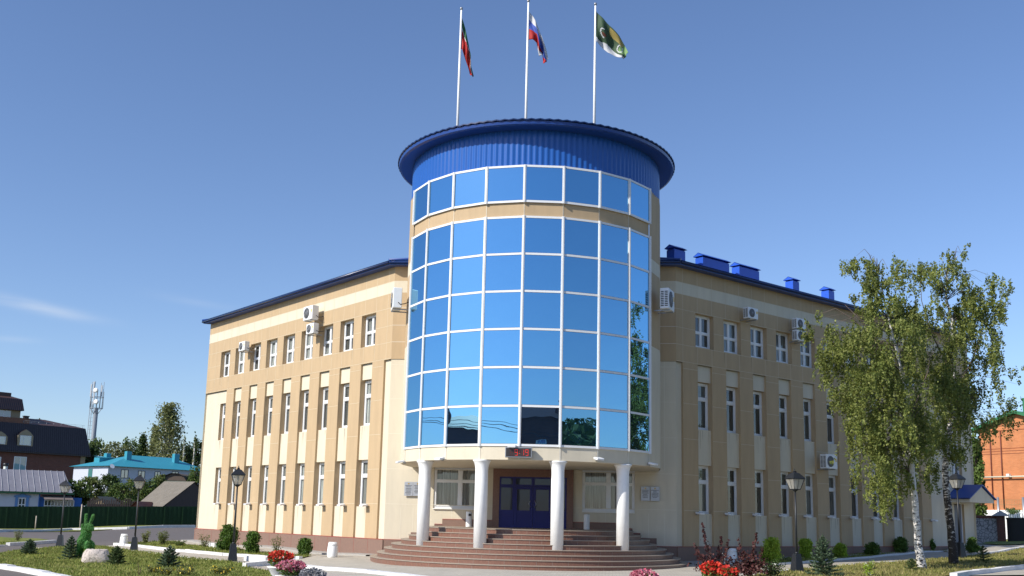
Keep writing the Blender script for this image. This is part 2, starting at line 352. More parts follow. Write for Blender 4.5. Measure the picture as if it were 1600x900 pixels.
# strip of grass along the green fence, left
verge = G2([(-200, 835), (0, 829.5), (100, 827), (200, 824.8), (306, 822.5), (310, 819.5), (200, 821.5), (100, 823.5), (0, 825.5), (-200, 829)])
patch('lawn', verge, .05, M['lawn'])
patch('pavement', G2([(585, 930), (560, 905), (470, 893), (385, 885), (384, 892), (440, 902), (470, 930)]), .04, M['paver_red'])

def pip(poly):
    P_ = np.array(poly)
    def f(x, y):
        ins = np.zeros(len(x), bool); j = len(P_)-1
        for i in range(len(P_)):
            c = ((P_[i,1] > y) != (P_[j,1] > y)) & (x < (P_[j,0]-P_[i,0])*(y-P_[i,1])/(P_[j,1]-P_[i,1]+1e-12)+P_[i,0])
            ins ^= c; j = i
        return ins
    return f
def quadmesh(name, C, A, B, m, parent=None, kind=None, tri=False):
    """C centres, A,B half axes (N,3)"""
    N_ = len(C); 
    if tri: V = np.stack([C-A, C+A, C+B], 1); k = 3
    else: V = np.stack([C-A-B*.0, C-B, C+A, C+B], 1); k = 4
    V = V.reshape(-1, 3)
    me = bpy.data.meshes.new(name); me.vertices.add(len(V)); me.vertices.foreach_set('co', V.astype(np.float32).ravel())
    me.loops.add(N_*k); me.loops.foreach_set('vertex_index', np.arange(N_*k, dtype=np.int32))
    me.polygons.add(N_); me.polygons.foreach_set('loop_start', np.arange(0, N_*k, k, dtype=np.int32)); me.polygons.foreach_set('loop_total', np.full(N_, k, dtype=np.int32))
    me.update(calc_edges=True); me.validate()
    me.materials.append(m); o = bpy.data.objects.new(name, me); col.objects.link(o); o.parent = parent
    if kind: tag(o, kind=kind)
    return o
def grass(poly, dens, m, hmin=.035, hmax=.10, label=''):
    p = np.array(poly); lo, hi = p.min(0), p.max(0); n = int((hi[0]-lo[0])*(hi[1]-lo[1])*dens)
    x = rng.uniform(lo[0], hi[0], n); y = rng.uniform(lo[1], hi[1], n); k = pip(poly)(x, y); x, y = x[k], y[k]
    d = np.hypot(x-CAM.x, y-CAM.y); k = d < 62; x, y = x[k], y[k]
    z = np.array([tz(a, b) for a, b in zip(x, y)])+.055; n = len(x)
    a = rng.uniform(0, 2*PI, n); h = rng.uniform(hmin, hmax, n); w = rng.uniform(.012, .03, n)
    C = np.stack([x, y, z], 1); A = np.stack([np.cos(a)*w, np.sin(a)*w, 0*a], 1)
    B = np.stack([rng.normal(0, .35, n)*h, rng.normal(0, .35, n)*h, h], 1)
    o = quadmesh('grass', C, A, B, m, tri=True); tag(o, label, 'grass', kind='stuff'); return o
gm = leafmat('grass_blade', (.13, .19, .03), (.30, .29, .09), .3, .7)
gm2 = leafmat('grass_blade_dry', (.16, .19, .035), (.36, .30, .13), .3, .7)
grass(lawnA, 130, gm, label='mown grass of the front lawn around the green animal sculpture')
grass(lawnB, 150, gm, label='grass strip between the footpath and the left wing')
grass(lawnE, 110, gm2, label='dry yellowish lawn under the two birches')
grass(lawnF, 150, gm, label='grass strip between the footpath and the shaded right wing')
grass(lawnD, 90, gm, .03, .12, label='rough grass island at the left edge beside the road')

def kerb(pts, w=.16, h=.13, off=.0, m='whitepaint', seg=1.0, world=False):
    p = [Vector(q) for q in pts] if world else [gp(*q) for q in pts]
    b = MB()
    for a, c in zip(p[:-1], p[1:]):
        a = Vector((a.x, a.y, 0)); c = Vector((c.x, c.y, 0)); L_ = (c-a).length; n = max(1, round(L_/seg))
        d = (c-a).normalized(); nn = Vector((-d.y, d.x, 0))*w/2
        for i in range(n):
            s = a+d*(L_*i/n+.006); e = a+d*(L_*(i+1)/n-.006); j = random.uniform(-.012, .012)
            q = []
            for pt, zz in ((s, 0), (e, 0)):
                for sg in (-1, 1):
                    v = pt+nn*sg; q.append(v)
            z0, z1 = tz(s.x, s.y), tz(e.x, e.y); hh = h+off+j
            v = [Vector((q[0].x,q[0].y,z0-.1)), Vector((q[1].x,q[1].y,z0-.1)), Vector((q[3].x,q[3].y,z1-.1)), Vector((q[2].x,q[2].y,z1-.1))]
            t = [Vector((q[0].x,q[0].y,z0+hh)), Vector((q[1].x,q[1].y,z0+hh)), Vector((q[3].x,q[3].y,z1+hh)), Vector((q[2].x,q[2].y,z1+hh))]
            b.face(t)
            for k in range(4): b.face([v[k], v[(k+1) % 4], t[(k+1) % 4], t[k]])
    o = b.build('kerb', M[m], None, bevel=.012); tag(o, kind='structure'); return o
M['kerbwhite'] = mat('whitewashed_kerb', (.70, .69, .68), .8, var=.16, scale=3, bump=.3, bscale=25)
K = lambda *a, **k: kerb(*a, m='kerbwhite', **k)
K([(-200, 837), (0, 831.5), (110, 829), (200, 826.8), (304, 824)], w=.3, h=.22, seg=3)
K([(179, 852.5), (215, 855), (262, 861), (300, 864.5), (350, 869), (380, 870.5), (417, 874), (470, 874.5)])
K([(205, 862.5), (250, 867.5), (290, 873.5), (337, 878)], h=.075, seg=1.3)
K([(387, 877), (421, 880.5)], w=.3, h=.2, seg=3)
K([(381, 888), (425, 883.5)], w=.16, h=.17, seg=3)
K([(470, 886.5), (545, 893.5), (620, 901), (680, 909)], w=.32, h=.1, seg=2)
K([(-60, 881), (0, 888.5), (36, 894), (72, 901), (120, 911)], w=.25, h=.13, seg=1.2)
K([(12, 853), (50, 851), (86, 848.5)], w=.22, h=.16, seg=1.6)
K([(-30, 855), (9, 854.5)], w=.2, h=.1, seg=2)
K([(1209, 884.5), (1262, 879.7), (1319, 875.5), (1365, 871.8), (1412, 867.3), (1475, 862.7), (1537, 859), (1600, 856.2)], h=.08, seg=1.5)
K([(1190, 899), (1212, 896), (1262, 890.5), (1319, 885.3), (1375, 881.3), (1431, 877.8)], h=.07, seg=1.5)
K([(1490, 903), (1506, 900), (1560, 893.5), (1600, 889.5), (1700, 881)], w=.22, h=.15, seg=1.2)
K([(331, 856), (341, 857.5)], w=.35, h=.22, seg=3)

# ------------------------------------------------------------------ the office building
LC = Vector((-5.70, 1.65)); RC = Vector((5.40, 1.65)); q2 = math.sqrt(.5)
nL = Vector((-q2, -q2)); dL = Vector((-q2, q2)); nR = Vector((q2, -q2)); dR = Vector((q2, q2))
PT, S1, G1, S2, N2, OH, S3, T3, BB, BT, TOP = .645, 1.88, 3.73, 5.11, 6.98, 7.625, 8.33, 9.67, 10.30, 10.776, 11.354
EL, ER = 17.87, 22.97
bld = empty('office_building', (0, 0, 0), 0, 'three-storey tan and cream office building with a round blue mirror-glass tower at its corner', 'building')
TL = lambda s, o, z: Vector((LC.x+dL.x*s+nL.x*o, LC.y+dL.y*s+nL.y*o, z))
TR = lambda s, o, z: Vector((RC.x+dR.x*s+nR.x*o, RC.y+dR.y*s+nR.y*o, z))
TC = lambda s, o, z: Vector((LC.x+s, LC.y-o, z))      # chamfer wall

def cells(b, T, xs, zs, fn, flip=False, reveal_mat=0):
    """fn(xc,zc)->(depth,mat or None)"""
    nx, nz_ = len(xs)-1, len(zs)-1
    g = [[fn((xs[i]+xs[i+1])/2, (zs[j]+zs[j+1])/2) for j in range(nz_)] for i in range(nx)]
    for i in range(nx):
        for j in range(nz_):
            d, m = g[i][j]
            if m is not None:
                b.face([T(xs[i], -d, zs[j]), T(xs[i+1], -d, zs[j]), T(xs[i+1], -d, zs[j+1]), T(xs[i], -d, zs[j+1])], m)
            if i+1 < nx and abs(g[i+1][j][0]-d) > 1e-4:
                e = g[i+1][j][0]; b.face([T(xs[i+1], -d, zs[j]), T(xs[i+1], -e, zs[j]), T(xs[i+1], -e, zs[j+1]), T(xs[i+1], -d, zs[j+1])], 0)
            if j+1 < nz_ and abs(g[i][j+1][0]-d) > 1e-4:
                e = g[i][j+1][0]; b.face([T(xs[i], -d, zs[j+1]), T(xs[i+1], -d, zs[j+1]), T(xs[i+1], -e, zs[j+1]), T(xs[i], -e, zs[j+1])], 0)
D1, D2, D3 = .09, .27, .23
ZS = [PT, S1, G1, S2, N2, OH, S3, T3, BB, BT, TOP]
def wing(T, pil0, n, end, extra=None):
    """pil0: start of first pilaster, n openings"""
    op = [(pil0+.867+1.733*i, pil0+.867+1.733*i+.866) for i in range(n)]
    o3 = [(a-.118, b+.118) for a, b in op]
    lastp = pil0+1.733*n+.867 if extra else pil0+1.733*n
    xs = sorted(set([0, pil0, end]+[v for a in op for v in a]+[v for a in o3 for v in a]+([lastp] if extra else [])+([extra[0], extra[1]] if extra else [])))
    zs = list(ZS)
    if extra: zs = sorted(set(zs+[extra[2], extra[3], .2, extra[4], extra[5]]))
    def fn(x, z):
        if z > OH:
            for a, b_ in o3:
                if a < x < b_ and S3 < z < T3: return (D3, None)
            return (0, 1 if BB < z < BT else 0)
        if x < pil0: return (D1, 1)
        if x > lastp:
            if extra and extra[0] < x < extra[1] and (extra[2] < z < extra[3] or extra[4] < z < extra[5]): return (D2, None)
            return (D1, 1)
        for i, (a, b_) in enumerate(op):
            if a < x < b_:
                if S1 < z < G1 or S2 < z < N2: return (D2, None)
                return (D1, 1)
        # beyond the last opening without a pilaster
        if not extra and x > op[-1][1]: return (D1, 1)
        return (0, 0)
    b = MB(); cells(b, T, xs, zs, fn)
    return b, op, o3
def joints(b, T, pil, zlist_low, zlist_up, end, o3, op):
    w = .009
    for z in zlist_low:
        for a, c in pil: b.face([T(a, .004, z-w), T(c, .004, z-w), T(c, .004, z+w), T(a, .004, z+w)])
    for z in zlist_up:
        segs = [(0, end)]
        if S3 < z < T3:
            segs = []; x = 0
            for a, c in sorted(o3): segs.append((x, a)); x = c
            segs.append((x, end))
        for a, c in segs: b.face([T(a, .004, z-w), T(c, .004, z-w), T(c, .004, z+w), T(a, .004, z+w)])
    x = .39
    while x < end:
        spans = [(OH, S3-.01), (T3+.01, TOP-.01)] if any(a-.02 < x < c+.02 for a, c in o3) else [(OH, TOP-.01)]
        for z0, z1 in spans: b.face([T(x-w, .0035, z0), T(x+w, .0035, z0), T(x+w, .0035, z1), T(x-w, .0035, z1)])
        x += .8665
# window meshes -----------------------------------------------------------
def win_mesh(w, h, kind):
    f = MB(); g = MB(); c = MB(); t = .085
    def bar(x0, x1, z0, z1, y0=-.03, y1=.04): f.box(x0, x1, y0, y1, z0, z1)
    bar(0, t, 0, h); bar(w-t, w, 0, h); bar(t, w-t, 0, t); bar(t, w-t, h-t, h)
    if kind == 'tall':
        zt = h*.66; bar(t, w-t, zt-.06, zt+.06)
        panes = [(t, w-t, t, zt-.06), (t, w-t, zt+.06, h-t)]
    elif kind == 'cross':
        zt = h*.47; bar(w/2-.05, w/2+.05, t, h-t); bar(t, w/2-.05, zt-.04, zt+.04); bar(w/2+.05, w-t, zt-.04, zt+.04)
        panes = [(t, w/2-.05, t, zt-.04), (t, w/2-.05, zt+.04, h-t), (w/2+.05, w-t, t, zt-.04), (w/2+.05, w-t, zt+.04, h-t)]
    elif kind == 'wide':
        zt = h*.66; bar(w/2-.07, w/2+.07, t, h-t); bar(t, w/2-.07, zt-.04, zt+.04); bar(w/2+.07, w-t, zt-.04, zt+.04)
        panes = [(t, w/2-.07, t, zt-.04), (t, w/2-.07, zt+.04, h-t), (w/2+.07, w-t, t, zt-.04), (w/2+.07, w-t, zt+.04, h-t)]
    for x0, x1, z0, z1 in panes:           # thin inner sash and one glass sheet each
        s = .022
        f.box(x0, x0+s, -.015, .03, z0, z1); f.box(x1-s, x1, -.015, .03, z0, z1); f.box(x0+s, x1-s, -.015, .03, z0, z0+s); f.box(x0+s, x1-s, -.015, .03, z1-s, z1)
        g.face([(x0+s, .012, z0+s), (x1-s, .012, z0+s), (x1-s, .012, z1-s), (x0+s, .012, z1-s)])
    n = max(6, int(w/.06))
    for i in range(n):                      # pleated curtain
        xa, xb = w*i/n, w*(i+1)/n; ya = .05+(.02 if i % 2 else 0); yb = .05+(0 if i % 2 else .02)
        c.face([(xa, ya, .02), (xb, yb, .02), (xb, yb, h-.02), (xa, ya, h-.02)])
    return f.mesh('window_frame', M['white']), g.mesh('glass', M['glass']), c.mesh('curtain', M['curtain'])
def place_window(meshes, loc, rz, parent, sill_w=None, curtain=True, name='window'):
    fo = bpy.data.objects.new(name, meshes[0]); col.objects.link(fo); fo.parent = parent; fo.location = loc; fo.rotation_euler = (0,0,rz)
    g = bpy.data.objects.new('glass', meshes[1]); col.objects.link(g); g.parent = fo
    if curtain: c = bpy.data.objects.new('curtain', meshes[2]); col.objects.link(c); c.parent = fo
    if sill_w:
        s = bpy.data.objects.new('window_sill', sill_w); col.objects.link(s); s.parent = fo
    return fo
def sill_mesh(w, out):
    b = MB(); b.box(0, w, -out, 0, -.035, -.005); return b.mesh('window_sill', M['whitepaint'])
WM_T = win_mesh(.866, G1-S1, 'tall'); WM_C = win_mesh(1.102, T3-S3, 'cross')
SM_T = sill_mesh(.866, .16); SM_C = sill_mesh(1.102, .20)
wallmats = [M['tan'], M['cream']]
# left wing
wb, opL, o3L = wing(TL, .52, 9, EL)
wb.build('wall', wallmats, bld)
jb = MB(); joints(jb, TL, [(.52+1.733*i, .52+1.733*i+.866) for i in range(9)], [1.99, 3.33, 4.69, 6.05, 7.40], [7.66, 8.31, 8.98, 9.70, BB, BT], EL, o3L, opL); jb.build('panel_joints', M['joint'], bld)
for a, c in opL:
    for z in (S1, S2): p = TL(c, -D2-.0, z); place_window(WM_T, p, R(-45), bld, SM_T)
for a, c in o3L: place_window(WM_C, TL(c, -D3, S3), R(-45), bld, SM_C)
# right wing
EXT = (20.95, 21.95, .78, 2.75, 3.25, 6.6)
wb, opR, o3R = wing(TR, .39, 10, ER, EXT)
wb.build('wall', wallmats, bld)
jb = MB(); joints(jb, TR, [(.39+1.733*i, .39+1.733*i+.866) for i in range(11)], [1.99, 3.33, 4.69, 6.05, 7.40], [7.66, 8.31, 8.98, 9.70, BB, BT], ER, o3R, opR); jb.build('panel_joints', M['joint'], bld)
for a, c in opR:
    for z in (S1, S2): place_window(WM_T, TR(a, -D2, z), R(45), bld, SM_T)
for a, c in o3R: place_window(WM_C, TR(a, -D3, S3), R(45), bld, SM_C)
stair = win_mesh(EXT[1]-EXT[0], EXT[5]-EXT[4], 'wide'); place_window(stair, TR(EXT[0], -D2, EXT[4]), R(45), bld)
st = mat('rain_streak', (.40, .33, .23), .85, var=.1); st2 = mat('rain_streak_tan', (.33, .25, .15), .85, var=.1)
for T, op, o3 in ((TL, opL, o3L), (TR, opR, o3R)):
    b = MB(); b2 = MB()
    for a, c in op:
        for z in (S1, S2):
            for _ in range(random.randint(1, 4)):
                x = random.uniform(a+.05, c-.06); w = random.uniform(.006, .022); l = random.uniform(.15, .75)
                b.face([T(x-w, -D1+.002, z-.04), T(x+w, -D1+.002, z-.04), T(x+w*.3, -D1+.002, z-l), T(x-w*.3, -D1+.002, z-l)])
    for a, c in o3:
        for x in (a+.03, c-.03):
            if random.random() < .6: w = random.uniform(.008, .02); l = random.uniform(.15, .5); b2.face([T(x-w, .002, S3-.02), T(x+w, .002, S3-.02), T(x+w*.3, .002, S3-l), T(x-w*.3, .002, S3-l)])
    b.build('sill_stains', st, bld); b2.build('sill_stains', st2, bld)
# end walls, back walls
b = MB()
LE = TL(EL, 0, 0); RE = TR(ER, 0, 0); LBk = TL(EL, -12, 0); RBk = TR(ER, -12, 0); IN = Vector((-.15, 13.1, 0))
for p, q in ((LE, LBk), (LBk, IN), (IN, RBk), (RBk, RE)):
    for z0, z1, m in ((-.6, PT, 2), (PT, OH, 1), (OH, BB, 0), (BB, BT, 1), (BT, TOP, 0)):
        b.face([(p.x, p.y, z0), (q.x, q.y, z0), (q.x, q.y, z1), (p.x, p.y, z1)], m)
b.build('rear_wall', [M['tan'], M['cream'], M['plinth']], bld)
# chamfer wall with door and two windows
CW = RC.x-LC.x
PX = lambda x: x-LC.x
DX0, DX1 = PX(-1.53), PX(1.53)
WX = [(PX(-3.83), PX(-1.80)), (PX(1.86), PX(3.84))]
WZ0, WZ1 = 1.87, 3.44
xs = sorted([0, DX0, DX1, CW]+[v for a in WX for v in a]); zs = [PT, WZ0, WZ1, OH, BB, BT, TOP]
def fnc(x, z):
    if z < OH:
        if DX0 < x < DX1 and z < WZ1+.6: return (.02, 1)
        for a, c in WX:
            if a < x < c and WZ0 < z < WZ1: return (.12, None)
        return (D1*.3, 1)
    return (0, 1 if BB < z < BT else 0)
b = MB(); zs = sorted(zs+[WZ1+.59]); cells(b, TC, xs, zs, fnc); b.build('wall', wallmats, bld)
jb = MB()
for z in (1.99, 3.33, 4.69, 6.05, 7.40):
    jb.box(0.01, DX0, D1*.3*-1+.0, 0, z-.009, z+.009, T=lambda p: TC(p.x, -D1*.3+.004 if p.y > -.001 else -D1*.3-.01, p.z))
    jb.box(DX1, CW-.01, -1, 0, z-.009, z+.009, T=lambda p: TC(p.x, -D1*.3+.004 if p.y > -.001 else -D1*.3-.01, p.z))
for x in (.62, 1.1, 2.6, PX(-2.7), PX(2.75), PX(4.35), PX(4.95)):
    for z0, z1 in ((.7, WZ0-.02), (WZ1+.02, OH-.02)):
        jb.box(x-.009, x+.009, -1, 0, z0, z1, T=lambda p: TC(p.x, -D1*.3+.0035 if p.y > -.001 else -D1*.3-.01, p.z))
for z in (8.31, 8.98, 9.70): jb.box(0, CW, -1, 0, z-.009, z+.009, T=lambda p: TC(p.x, .004 if p.y > -.001 else -.01, p.z))
jb.build('panel_joints', M['jointc'], bld)
for a, c in WX:
    w = place_window(win_mesh(c-a, WZ1-WZ0, 'wide'), TC(a, -.10, WZ0), 0, bld, sill_mesh(c-a, .14))
# underside of the upper storey where it oversails
b = MB()
for T, e in ((TL, EL), (TR, ER)): b.face([T(0, 0, OH), T(e, 0, OH), T(e, -D1-.02, OH), T(0, -D1-.02, OH)])
b.face([TC(0, 0, OH), TC(CW, 0, OH), TC(CW, -.08, OH), TC(0, -.08, OH)])
b.build('overhang_soffit', M['tan'], bld)
# plinths
b = MB()
def pl(T, s0, s1, ztop, out=.05):
    b.box(s0, s1, 0, 1, -1, ztop, T=lambda p: T(p.x, out if p.y > .5 else -.3, p.z))
pl(TL, -.02, EL+.05, PT-.012); pl(TR, -.02, ER+.05, PT-.012)
for x0, x1, zt in ((-5.72, -4.65, .645), (-4.65, -4.05, .95), (-4.05, -3.75, 1.10), (-3.75, -3.45, 1.27), (-3.45, -1.53, 1.46), (1.53, 3.45, 1.46), (3.45, 3.75, 1.27), (3.75, 4.05, 1.10), (4.05, 4.65, .95), (4.65, 5.42, .645)):
    pl(TC, PX(x0), PX(x1), zt-.012, .02)
b.build('plinth', M['plinth'], bld)
b = MB()
for T, e in ((TL, EL), (TR, ER)):
    b.box(0, e, 0, 1, PT-.010, PT+.012, T=lambda p: T(p.x, .055 if p.y > .5 else -.09, p.z))
    s = 1.05
    while s < e:                                       # seams between plinth slabs
        b.box(s-.005, s+.005, 0, 1, -.9, PT-.02, T=lambda p: T(p.x, .053 if p.y > .5 else .04, p.z)); s += 1.05
for x0, x1, zt in ((-5.72, -4.65, .645), (-4.05, -3.75, 1.10), (-3.75, -3.45, 1.27), (-3.45, -1.53, 1.46), (1.53, 3.45, 1.46), (3.45, 3.75, 1.27), (3.75, 4.05, 1.10), (4.65, 5.42, .645)):
    b.box(PX(x0), PX(x1), 0, 1, zt-.010, zt+.010, T=lambda p: TC(p.x, .024 if p.y > .5 else -.05, p.z))
b.build('plinth_trim', M['redtrim'], bld)
for T, e, w in ((TL, EL, .75), (TR, 17.5, .7)):      # concrete apron strips
    b = MB()
    n = int(e/1.5)
    for i in range(n):
        s0, s1 = e*i/n, e*(i+1)/n
        z0 = tz(*T(s0, .4, 0)[:2])+.07; z1 = tz(*T(s1, .4, 0)[:2])+.07
        b.face([T(s0, .05, z0+.02), T(s1, .05, z1+.02), T(s1, w, z1), T(s0, w, z0)]); b.face([T(s0, w, z0), T(s1, w, z1), T(s1, w, z1-.3), T(s0, w, z0-.3)])
    b.build('apron', M['concrete'], bld)

# main roof: eaves, gutter, hipped slopes
def off_poly(o):
    k = o*math.tan(R(22.5))
    return [TL(EL+o*.4, o, 0), Vector((LC.x-k*0-o*.41421, LC.y-o, 0)), Vector((RC.x+o*.41421, RC.y-o, 0)), TR(ER+o*.4, o, 0)]
b = MB(); o1 = off_poly(.36); o0 = off_poly(-.1); o2 = off_poly(.44)
zE = TOP
for i in range(3):
    a, c = o1[i], o1[i+1]; ia, ic = o0[i], o0[i+1]; ga, gc = o2[i], o2[i+1]
    b.face([(ia.x, ia.y, zE), (ic.x, ic.y, zE), (c.x, c.y, zE), (a.x, a.y, zE)], 0)                 # soffit
    b.face([(a.x, a.y, zE-.005), (c.x, c.y, zE-.005), (c.x, c.y, zE+.17), (a.x, a.y, zE+.17)], 0)             # fascia
fas = b.build('eaves', [M['bluefascia']], bld)
b = MB()
for i in range(3):
    a, c = off_poly(.40)[i], off_poly(.40)[i+1]
    b.tube([(a.x, a.y, zE+.09), (c.x, c.y, zE+.09)], .055, 8)
b.build('gutter', M['bluedark'], bld)
def roofmat(name, c, rough, per=.2, dirv=(1, 0, 0), metal=0):
    m, nt, bs = newmat(name); L = nt.links; N = nt.nodes.new
    bs.inputs['Base Color'].default_value = (*c, 1); bs.inputs['Roughness'].default_value = rough; bs.inputs['Metallic'].default_value = metal
    tc = N('ShaderNodeTexCoord'); dt = N('ShaderNodeVectorMath'); dt.operation = 'DOT_PRODUCT'; dt.inputs[1].default_value = dirv; L.new(tc.outputs['Object'], dt.inputs[0])
    sn = N('ShaderNodeMath'); sn.operation = 'MULTIPLY'; sn.inputs[1].default_value = 2*PI/per; L.new(dt.outputs['Value'], sn.inputs[0]); s2 = N('ShaderNodeMath'); s2.operation = 'SINE'; L.new(sn.outputs[0], s2.inputs[0])
    bp = N('ShaderNodeBump'); bp.inputs['Strength'].default_value = .7; bp.inputs['Distance'].default_value = .03; L.new(s2.outputs[0], bp.inputs['Height']); L.new(bp.outputs[0], bs.inputs['Normal'])
    nz = N('ShaderNodeTexNoise'); nz.inputs['Scale'].default_value = 1.5; L.new(tc.outputs['Object'], nz.inputs[0]); rp = N('ShaderNodeMapRange'); rp.inputs[3].default_value = .75; rp.inputs[4].default_value = 1.25; L.new(nz.outputs[0], rp.inputs[0])
    hs = N('ShaderNodeHueSaturation'); hs.inputs['Color'].default_value = (*c, 1); L.new(rp.outputs[0], hs.inputs['Value']); L.new(hs.outputs[0], bs.inputs['Base Color'])
    return m
M['rL'] = roofmat('roof_left', (.014, .06, .26), .3, .2, (-q2, q2, 0)); M['rR'] = roofmat('roof_right', (.014, .06, .26), .3, .2, (q2, q2, 0))
b = MB(); e = off_poly(.42); zr = TOP+.16; rh = 6.48*math.tan(R(11)); Mid = Vector((-.15, 4.58, zr+rh*.9))
rL = TL(EL-6, -6, zr+rh); rR = TR(ER-6, -6, zr+rh); bL = TL(EL+.17, -12.42, zr); bR = TR(ER+.17, -12.42, zr); bI = Vector((-.15, 13.6, zr))
E_ = [Vector((v.x, v.y, zr)) for v in e]
b.face([E_[0], E_[1], Mid, rL], 0); b.face([E_[1], E_[2], Mid], 0); b.face([E_[2], E_[3], rR, Mid], 1)
b.face([E_[0], rL, bL], 0); b.face([E_[3], bR, rR], 1); b.face([bL, rL, Mid, bI], 0); b.face([bI, Mid, rR, bR], 1)
ro = b.build('roof', [M['rL'], M['rR']], bld)
b = MB()                                               # hip caps of the roof
for a, c in ((E_[1], Mid), (E_[2], Mid), (E_[0], rL), (E_[3], rR), (Mid, rL), (Mid, rR)): b.tube([a+Vector((0,0,.02)), c+Vector((0,0,.02))], .05, 6)
b.build('roof_ridge', M['bluefascia'], bld)
# roof vents (part of the roof)
for s0, s1, zt in ((1.62, 2.3, 12.66), (3.43, 5.17, 12.64), (5.87, 7.27, 12.66), (9.79, 10.27, 12.67), (12.66, 13.12, 12.67)):
    wy = .42
    b = MB(); b.box(s0, s1, 0, 1, 11.5, zt, T=lambda p: TR(p.x, -1.5-p.y*wy, p.z)); v = b.build('roof_vent', M['bluemetal'], bld)
    b = MB(); ov = .07; ym = -1.5-wy/2
    for zz in (0,):
        A0 = TR(s0-ov, -1.5+ov, zt+.05); A1 = TR(s1+ov, -1.5+ov, zt+.06); B0 = TR(s0-ov, ym, zt+.20); B1 = TR(s1+ov, ym, zt+.20); C0 = TR(s0-ov, -1.5-wy-ov, zt+.06); C1 = TR(s1+ov, -1.5-wy-ov, zt+.06)
    up = Vector((0, 0, .015))
    b.face([A0, A1, B1, B0]); b.face([B0, B1, C1, C0]); b.face([A0+up, A1+up, B1+up, B0+up]); b.face([B0+up, B1+up, C1+up, C0+up])
    for sx in (s0+.03, s1-.03):
        for oy in (-1.53, -1.5-wy+.03): q = TR(sx, oy, zt-.05); b.tube([q, q+Vector((0, 0, .16))], .012, 4)
    b.face([A0, B0, C0]); b.face([A1, C1, B1])
    b.build('vent_cap', M['bluemetal'], v)

# side door and porch at the far end of the right wing
b = MB(); b.box(EXT[0]+.05, EXT[1]-.05, 0, 1, .72, 2.7, T=lambda p: TR(p.x, -D2+(.04 if p.y > .5 else -.02), p.z)); so_ = b.build('side_door', mat('grey_door', (.16, .17, .20), .5), bld)
b = MB(); b.box(EXT[0], EXT[0]+.07, 0, 1, .72, 2.75, T=lambda p: TR(p.x, -D2+(.07 if p.y > .5 else -.02), p.z)); b.box(EXT[1]-.07, EXT[1], 0, 1, .72, 2.75, T=lambda p: TR(p.x, -D2+(.07 if p.y > .5 else -.02), p.z)); b.build('door_frame', M['white'], so_)
b = MB(); s0, s1, sm = 20.2, 22.7, 21.45; o_ = 1.1
q = lambda s, o, z: TR(s, o, z)
for o in (o_,):
    b.face([q(s0, o, 2.82), q(s1, o, 2.82), q(s1, o, 3.0), q(sm, o, 3.62), q(s0, o, 3.0)], 0)
b.face([q(s0, 0, 2.82), q(s1, 0, 2.82), q(s1, o_, 2.82), q(s0, o_, 2.82)], 0); b.face([q(s0, 0, 2.82), q(s0, o_, 2.82), q(s0, o_, 3.0), q(s0, 0, 3.0)], 0); b.face([q(s1, 0, 2.82), q(s1, o_, 2.82), q(s1, o_, 3.0), q(s1, 0, 3.0)], 0)
for sa, za, sb, zb in ((s0-.12, 2.98, sm, 3.68), (s1+.12, 2.98, sm, 3.68)):
    b.face([q(sa, -.08, za), q(sa, o_+.1, za), q(sb, o_+.1, zb), q(sb, -.08, zb)], 1)
    b.face([q(sa, -.08, za+.04), q(sa, o_+.1, za+.04), q(sb, o_+.1, zb+.04), q(sb, -.08, zb+.04)], 1)
    b.face([q(sa, o_+.1, za), q(sb, o_+.1, zb), q(sb, o_+.1, zb+.04), q(sa, o_+.1, za+.04)], 1)
b.build('side_porch', [M['cream'], M['bluefascia']], bld)
# ---- tower
A0_ = -PI/2; DA = R(15.94); RT = 4.75
def tp(i, r, z): a = A0_+(i)*DA; return Vector((r*math.cos(a), r*math.sin(a), z))
ZT1, ZT2, ZG0, ZG6, ZSB = 13.25, 12.02, 11.475, 3.88, 3.41
zg = [ZG6+(11.475-ZG6)*k/6 for k in range(7)]
b = MB()
def ringband(z0, z1, r, i0, i1, m):
    for i in range(i0, i1): b.face([tp(i, r, z0), tp(i+1, r, z0), tp(i+1, r, z1), tp(i, r, z1)], m)
ringband(ZSB, ZG6, RT-.02, -4, 4, 1); ringband(ZG0, ZT2, RT-.05, -4, 4, 0)
for sg in (-1, 1):                                       # the blind facets at both sides
    pts = [tp(4*sg, RT-.02, 0), tp(5*sg, RT-.02, 0), Vector((4.72*sg, .0, 0)), Vector((4.72*sg, 1.64, 0))]
    for p, q_ in zip(pts[:-1], pts[1:]):
        for z0, z1, m in ((ZSB, OH, 1), (OH, BB, 0), (BB, BT, 1), (BT, ZT1+.03, 0)):
            b.face([(p.x, p.y, z0), (q_.x, q_.y, z0), (q_.x, q_.y, z1), (p.x, p.y, z1)], m)
sof = [tp(i, RT-.02, ZSB) for i in range(-5, 6)]+[Vector((4.72, 1.66, ZSB)), Vector((-4.72, 1.66, ZSB))]
b.face(sof, 1)
back = [Vector((4.72, 1.64, 0)), Vector((4.72, 5, 0)), Vector((-4.72, 5, 0)), Vector((-4.72, 1.64, 0))]
for p, q_ in zip(back[:-1], back[1:]): b.face([(p.x, p.y, TOP-.2), (q_.x, q_.y, TOP-.2), (q_.x, q_.y, ZT1+.03), (p.x, p.y, ZT1+.03)], 0)
b.build('tower_wall', wallmats, bld)
b = MB()                                                 # vertical seams of the tower cladding
for i in range(-4, 5):
    for z0, z1, rr in ((ZSB+.01, ZG6-.05, RT-.02), (ZG0+.05, ZT2-.05, RT-.05)):
        w_ = .028 if z0 < 5 else .009; a = tp(i, rr+.006, 0); t = Vector((-a.y, a.x, 0)).normalized()*w_
        b.face([a-t+Vector((0,0,z0)), a+t+Vector((0,0,z0)), a+t+Vector((0,0,z1)), a-t+Vector((0,0,z1))])
b.build('tower_joints', M['jointc'], bld)
gz = empty('curtain_wall', (0, 0, 0)); gz.parent = bld
